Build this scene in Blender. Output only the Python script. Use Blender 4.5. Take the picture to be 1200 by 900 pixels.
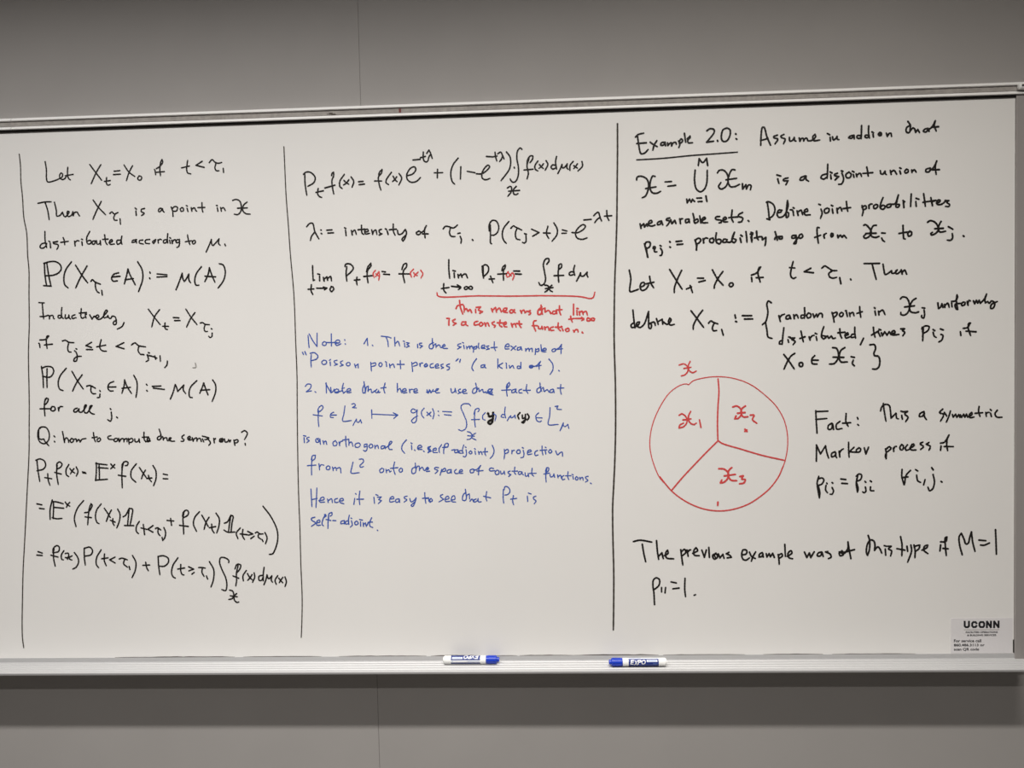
import bpy, bmesh, math, random
from mathutils import Vector, Matrix, Quaternion
random.seed(7)
sc = bpy.context.scene
for o in list(bpy.data.objects):
    bpy.data.objects.remove(o, do_unlink=True)
COL = sc.collection

# ---------------------------------------------------------------- camera
cam_d = bpy.data.cameras.new('camera'); cam = bpy.data.objects.new('camera', cam_d); COL.objects.link(cam)
cam_d.sensor_width = 36.0; cam_d.sensor_fit = 'HORIZONTAL'; cam_d.lens = 27.0; cam_d.clip_start = .02
right = Vector((0.998859, 0.042569, -0.021638)); fwd = Vector((-0.043353, 0.998369, -0.037134)); up = Vector((0.020022, 0.038030, 0.999076))
cam.matrix_world = Matrix(((right.x, up.x, -fwd.x, 0.0), (right.y, up.y, -fwd.y, -1.69875), (right.z, up.z, -fwd.z, 1.57315), (0, 0, 0, 1)))
sc.camera = cam
# ---------------------------------------------------------------- light
sc.view_settings.view_transform = 'Standard'; sc.view_settings.look = 'None'
sc.view_settings.gamma = 1.0; sc.view_settings.use_curve_mapping = False
sc.view_settings.exposure = 0.0
world = bpy.data.worlds.new('world'); sc.world = world; world.use_nodes = True
bg = world.node_tree.nodes['Background']; bg.inputs[0].default_value = (1.0, .97, .94, 1); bg.inputs[1].default_value = 0.075
CEIL = 3.02
def lamp(x, y, length, watts, col):
    l = bpy.data.lights.new('ceiling_strip_light', 'AREA'); l.shape = 'RECTANGLE'; l.size = length; l.size_y = .09
    l.energy = watts; l.color = col; l.spread = math.radians(131)
    o = bpy.data.objects.new('ceiling_strip_light', l); COL.objects.link(o); o.location = (x, y, CEIL - .02)
LC = (1.0, .975, .94)
for yy, wt in ((-1.123, 21.2), (-2.594, 12.6)):
    for xx in (-1.36, -.36, .64):
        lamp(xx, yy, 1.0, wt, LC if xx < .5 else (1.0, .955, .885))

# ---------------------------------------------------------------- materials
def mat(name, col, rough=.5, metal=0.0, spec=.5, noise=0.0, nscale=20.0, stretch=(1, 1, 1), bump=0.0, bscale=200.0):
    m = bpy.data.materials.new(name); m.use_nodes = True; nt = m.node_tree; b = nt.nodes['Principled BSDF']
    b.inputs['Base Color'].default_value = (*col, 1); b.inputs['Roughness'].default_value = rough
    b.inputs['Metallic'].default_value = metal; b.inputs['Specular IOR Level'].default_value = spec
    if noise or bump:
        tc = nt.nodes.new('ShaderNodeTexCoord'); mp = nt.nodes.new('ShaderNodeMapping'); mp.inputs['Scale'].default_value = stretch
        nt.links.new(tc.outputs['Object'], mp.inputs[0])
    if noise:
        n = nt.nodes.new('ShaderNodeTexNoise'); n.inputs['Scale'].default_value = nscale; n.inputs['Detail'].default_value = 5
        nt.links.new(mp.outputs[0], n.inputs['Vector'])
        r = nt.nodes.new('ShaderNodeValToRGB'); r.color_ramp.elements[0].position = .3; r.color_ramp.elements[1].position = .7
        r.color_ramp.elements[0].color = (*[c * (1 - noise) for c in col], 1); r.color_ramp.elements[1].color = (*[min(1, c * (1 + noise)) for c in col], 1)
        nt.links.new(n.outputs['Fac'], r.inputs[0]); nt.links.new(r.outputs[0], b.inputs['Base Color'])
    if bump:
        n2 = nt.nodes.new('ShaderNodeTexNoise'); n2.inputs['Scale'].default_value = bscale; n2.inputs['Detail'].default_value = 2
        nt.links.new(mp.outputs[0], n2.inputs['Vector'])
        bp = nt.nodes.new('ShaderNodeBump'); bp.inputs['Strength'].default_value = bump; bp.inputs['Distance'].default_value = .001
        nt.links.new(n2.outputs['Fac'], bp.inputs['Height']); nt.links.new(bp.outputs[0], b.inputs['Normal'])
    return m
M = dict(
    wall=mat('grey_wall_panel', (.355, .338, .327), .7, spec=.2, noise=.02, nscale=6, bump=.15, bscale=900),
    floor=mat('floor_carpet', (.16, .15, .14), .95, spec=.1, noise=.3, nscale=60),
    ceiling=mat('ceiling_tile', (.75, .74, .72), .9, spec=.1, noise=.05, nscale=40),
    board=mat('white_board_enamel', (.785, .77, .752), .32, spec=.35, noise=.018, nscale=2.2, stretch=(1, 1, .6)),
    alu=mat('brushed_aluminium', (.50, .498, .502), .45, metal=.2, noise=.02, nscale=30, stretch=(.05, 1, 1)),
    alu_bright=mat('bright_aluminium', (.88, .87, .86), .45, metal=.1),
    alu_dull=mat('dull_aluminium', (.36, .335, .325), .5, metal=.2, noise=.03, nscale=30, stretch=(1, 1, .05)),
    cork=mat('grey_tack_strip', (.35, .325, .305), .9, spec=.1, noise=.15, nscale=120),
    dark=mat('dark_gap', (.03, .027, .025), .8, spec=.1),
    k=mat('black_ink', (.012, .010, .009), .5, spec=.25),
    g=mat('grey_faded_ink', (.30, .29, .27), .6, spec=.2),
    d=mat('worn_black_ink', (.045, .036, .030), .55, spec=.2),
    r=mat('red_ink', (.62, .07, .07), .5, spec=.25),
    b=mat('blue_ink', (.050, .10, .40), .5, spec=.25),
    sticker=mat('sticker_paper', (.70, .68, .69), .6, spec=.2),
    print_=mat('sticker_print', (.015, .015, .018), .6, spec=.2),
    white=mat('white_plastic', (.90, .90, .885), .35),
    cap=mat('blue_cap_plastic', (.008, .045, .50), .3),
    navy=mat('label_navy', (.008, .028, .21), .4),
    pale=mat('label_light_blue', (.20, .32, .62), .4),
    lwhite=mat('label_white', (.85, .86, .88), .4),
    dirt=mat('ink_dust', (.10, .085, .075), .9, spec=.05),
)
# ---------------------------------------------------------------- helpers
def link(name, bm, m, parent=None, smooth=False):
    me = bpy.data.meshes.new(name); bm.to_mesh(me); bm.free(); me.materials.append(M[m] if isinstance(m, str) else m)
    if smooth:
        for p in me.polygons: p.use_smooth = True
    o = bpy.data.objects.new(name, me); COL.objects.link(o)
    if parent:
        o.parent = parent; o.matrix_parent_inverse = Matrix.Translation(-parent.location) if not parent.parent else Matrix.Identity(4)
    return o
def box(bm, x0, x1, y0, y1, z0, z1, bev=0.0):
    r = bmesh.ops.create_cube(bm, size=1.0)
    for v in r['verts']:
        v.co = Vector(((x0 + x1) / 2 + v.co.x * (x1 - x0), (y0 + y1) / 2 + v.co.y * (y1 - y0), (z0 + z1) / 2 + v.co.z * (z1 - z0)))
    if bev:
        es = list({e for v in r['verts'] for e in v.link_edges})
        bmesh.ops.bevel(bm, geom=es, offset=bev, segments=2, affect='EDGES', profile=.5)
def extrude_x(bm, prof, x0, x1):
    n = len(prof)
    a = [bm.verts.new((x0, y, z)) for y, z in prof]; b = [bm.verts.new((x1, y, z)) for y, z in prof]
    for i in range(n):
        j = (i + 1) % n
        bm.faces.new((a[i], a[j], b[j], b[i]))
    bm.faces.new(a[::-1]); bm.faces.new(b)
    bmesh.ops.recalc_face_normals(bm, faces=bm.faces[:])
def structure(name, bm, m):
    o = link(name, bm, m); o['kind'] = 'structure'; return o

# ---------------------------------------------------------------- the room
SEAM = -.3985; WY = .02
bm = bmesh.new()
pr = [(-4.2, WY), (SEAM - .0007, WY), (SEAM - .0007, WY + .0015), (SEAM + .0007, WY + .0015), (SEAM + .0007, WY), (3.6, WY), (3.6, WY + .12), (-4.2, WY + .12)]
lo = [bm.verts.new((x, y, 0)) for x, y in pr]; hi = [bm.verts.new((x, y, CEIL)) for x, y in pr]
for i in range(len(pr)):
    j = (i + 1) % len(pr); bm.faces.new((lo[i], lo[j], hi[j], hi[i]))
bm.faces.new(lo[::-1]); bm.faces.new(hi); bmesh.ops.recalc_face_normals(bm, faces=bm.faces[:])
structure('wall_back', bm, 'wall')
bm = bmesh.new(); box(bm, -4.2, 3.6, -5.5, WY + .12, -.1, 0); structure('floor', bm, 'floor')
bm = bmesh.new(); box(bm, -4.2, 3.6, -5.5, WY + .12, CEIL, CEIL + .1); structure('ceiling', bm, 'ceiling')

# ---------------------------------------------------------------- whiteboard
Z0, ZT = .90, 2.1000
XL, XR = -1.55, 1.0099
board = bpy.data.objects.new('whiteboard', None); COL.objects.link(board); board.location = (0, WY, .88)
board['label'] = 'long wall-mounted whiteboard covered in black, blue and red handwritten formulas, with aluminium tray'
board['category'] = 'whiteboard'
def part(name, bm, m, parent=None, label=None, smooth=False):
    o = link(name, bm, m, smooth=smooth)
    p = parent or board
    o.parent = p
    if p == board: o.matrix_parent_inverse = Matrix.Translation(-board.location)
    if label: o['label'] = label
    return o
bm = bmesh.new(); box(bm, XL, XR, 0, WY, Z0 - .02, 2.106); panel = part('panel', bm, 'board')
# rail along the top: two bright lips with a grey tack strip between them
bm = bmesh.new()
RX0, RX1 = XL - .034, 1.045
for a, b_ in ((RX0, -1.1850), (-1.1838, RX1)):
    extrude_x(bm, [(WY, 2.1030), (-.0076, 2.1030), (-.0082, 2.1036), (-.0034, 2.1098), (-.0030, 2.1104), (-.0030, 2.1212), (-.0076, 2.1218), (-.0082, 2.1224), (-.0030, 2.1288), (-.0020, 2.1294), (WY, 2.1294)], a, b_)
rail = part('display_rail', bm, 'alu_bright')
bm = bmesh.new(); box(bm, RX0, RX1 - .001, -.0042, -.0028, 2.1106, 2.1210); strip = part('tack_strip', bm, 'cork', rail, 'grey tack strip inside the rail')
bm = bmesh.new(); box(bm, 1.0100, 1.0400, -.0150, -.0045, 2.1122, 2.1236, .0025); stop = part('end_stop', bm, 'white', rail, 'white plastic end stop')
bm = bmesh.new(); bmesh.ops.create_cone(bm, cap_ends=True, segments=16, radius1=.0022, radius2=.0022, depth=.002, matrix=Matrix.Translation((1.0168, -.0152, 2.1182)) @ Matrix.Rotation(math.pi / 2, 4, 'X'))
bm2 = bm; screw = part('screw', bm2, 'dark', rail)
bm = bmesh.new(); box(bm, -.3090, -.3042, -.0047, -.0040, 2.1107, 2.1200, .0003); part('ink_smudge', bm, mat('dark_red_smudge', (.16, .035, .035), .8), rail, 'small dark red smudge on the strip')
bm = bmesh.new(); box(bm, RX0, RX1 - .001, -.0024, .004, 2.0978, 2.1034); part('rail_shade_strip', bm, 'dark', rail, 'dark strip painted as shade under the rail')  # dark colour deepens the shaded underside and cast shadow of the rail
bm = bmesh.new()
for q in ((-.4690, -.4500, 2.1122, 2.1136), (-.4640, -.4560, 2.1134, 2.1158), (-.4590, -.4480, 2.1110, 2.1124)): box(bm, q[0], q[1], -.0047, -.0040, q[2], q[3], .0003)
part('ink_smudge', bm, 'dirt', rail, 'dark grey smudge on the strip')
# right-hand stile
bm = bmesh.new(); box(bm, XR + .0006, 1.044, -.004, WY, Z0 - .012, 2.1028, .0008); part('side_frame', bm, 'alu_dull', label='dull grey metal stile at the right end')
bm = bmesh.new(); box(bm, XL - .034, XL - .0006, -.004, WY, Z0 - .012, 2.1028, .0008); part('side_frame', bm, 'alu_dull', label='dull grey metal stile at the left end')
# tray: back flange, ribbed shelf, front lip
bm = bmesh.new()
TX1 = 1.030
SH = .8885
prof = [(WY, Z0 - .0005), (-.0012, Z0 - .0005), (-.0016, SH + .001)]
for k in range(4):
    y = -.006 - k * .0125
    prof += [(y, SH), (y - .0012, SH + .0016), (y - .0030, SH + .0016), (y - .0042, SH)]
prof += [(-.0520, SH), (-.0555, SH + .0006), (-.0590, SH - .0004), (-.0594, SH - .0016), (-.0586, SH - .0054), (-.0520, SH - .0058), (-.0500, SH - .0030), (-.004, SH - .0030), (-.004, .872), (WY, .872)]
extrude_x(bm, prof, XL - .02, TX1)
tray = part('marker_tray', bm, 'alu', label='ribbed aluminium marker tray')
# dark dust caught where the panel meets the tray
bm = bmesh.new()
for (x0, x1, w) in ((-1.0, -.86, .0008), (-.93, -.72, .0016), (-.70, -.52, .0012), (-.48, -.28, .0012), (-.27, -.155, .0018), (-.15, -.075, .0008), (-.07, .05, .0012), (.05, .24, .0018), (.25, .43, .0012), (.47, .60, .0010), (.62, .80, .0008)):
    n = 14; T = []; B = []
    for i in range(n + 1):
        x = x0 + (x1 - x0) * i / n; e = min(1, min(i, n - i) / 3)
        T.append(bm.verts.new((x, -.0004, Z0 + w * e * random.uniform(.5, 1.1) + .0001))); B.append(bm.verts.new((x, -.0004, Z0 - .0004)))
    for i in range(n): bm.faces.new((T[i], B[i], B[i + 1], T[i + 1]))
bmesh.ops.recalc_face_normals(bm, faces=bm.faces[:])
part('ink_dust_line', bm, 'dirt')
bm = bmesh.new()
box(bm, XR - .0018, XR + .0008, -.0008, .001, Z0 + .001, Z0 + .030, .0003); part('edge_gap', bm, 'dark')

# ---------------------------------------------------------------- ink ribbons
def smooth_path(P, step):
    """Catmull-Rom through the points, split at sharp corners."""
    if len(P) < 3: return [P]
    runs, cur = [], [P[0]]
    for i in range(1, len(P) - 1):
        cur.append(P[i]); a = P[i] - P[i - 1]; b = P[i + 1] - P[i]
        if a.length > 1e-9 and b.length > 1e-9 and a.angle(b) > math.radians(112):
            runs.append(cur); cur = [P[i]]
    cur.append(P[-1]); runs.append(cur)
    out = []
    for R in runs:
        if len(R) < 3: out.append(R); continue
        Q = [R[0] * 2 - R[1]] + R + [R[-1] * 2 - R[-2]]; pts = [R[0]]
        for i in range(1, len(Q) - 2):
            p0, p1, p2, p3 = Q[i - 1:i + 3]
            t1 = max((p1 - p0).length, 1e-6) ** .5; t2 = t1 + max((p2 - p1).length, 1e-6) ** .5; t3 = t2 + max((p3 - p2).length, 1e-6) ** .5
            n = max(2, min(14, int((p2 - p1).length / step)))
            for k in range(1, n + 1):
                t = t1 + (t2 - t1) * k / n
                A1 = p0 * ((t1 - t) / t1) + p1 * (t / t1)
                A2 = p1 * ((t2 - t) / (t2 - t1)) + p2 * ((t - t1) / (t2 - t1))
                A3 = p2 * ((t3 - t) / (t3 - t2)) + p3 * ((t - t2) / (t3 - t2))
                B1 = A1 * ((t2 - t) / t2) + A2 * (t / t2)
                B2 = A2 * ((t3 - t) / (t3 - t1)) + A3 * ((t - t1) / (t3 - t1))
                pts.append(B1 * ((t2 - t) / (t2 - t1)) + B2 * ((t - t1) / (t2 - t1)))
        out.append(pts)
    return out
LEVEL = [0]
def ribbon(bm, pts, hw, y, taper=True):
    """a flat film of ink along pts (x, z), half width hw, with round ends"""
    P = [pts[0]]
    for p in pts[1:]:
        if (p - P[-1]).length > 1e-5: P.append(p)
    LEVEL[0] = (LEVEL[0] + 1) % 40
    yy = [y - LEVEL[0] * 4e-6]
    def V(q):
        yy[0] -= 3e-7
        return bm.verts.new((q.x, yy[0], q.y))
    if len(P) == 1:
        f = [V(P[0] + Vector((math.cos(a), math.sin(a))) * hw) for a in [k * math.pi / 5 for k in range(10)]]
        bm.faces.new(f); return
    n = len(P); L = []; R = []
    for i, p in enumerate(P):
        d = (P[min(i + 1, n - 1)] - P[max(i - 1, 0)])
        if d.length < 1e-7: d = P[i] - P[i - 1]
        d = d.normalized(); nn = Vector((-d.y, d.x)); w = hw * (1 + .07 * math.sin(i * 1.7 + P[0].x * 90))
        if taper and n > 4 and i > n - 3: w *= .9
        L.append(V(p + nn * w)); R.append(V(p - nn * w))
    for i in range(n - 1): bm.faces.new((L[i], R[i], R[i + 1], L[i + 1]))
    for (p, q, l, r, s) in ((P[0], P[1], L[0], R[0], 1), (P[-1], P[-2], L[-1], R[-1], -1)):
        d = (p - q).normalized(); a0 = math.atan2(d.y, d.x); w = (l.co - r.co).length / 2
        arc = [V(p + Vector((math.cos(a0 + t), math.sin(a0 + t))) * w) for t in (-1.05, -.52, 0, .52, 1.05)]
        bm.faces.new([l, r] + arc if s == -1 else [r, l] + arc)
def strokes(bm, rows, hw, y):
    for row in rows:
        P = [Vector((a / 2000, Z0 + b / 2000)) for a, b in row]
        for run in smooth_path(P, .0016):
            ribbon(bm, run, hw, y)
def film(bm):
    for f in bm.faces:
        f.normal_update()
        if f.normal.y > 0: f.normal_flip()
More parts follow.
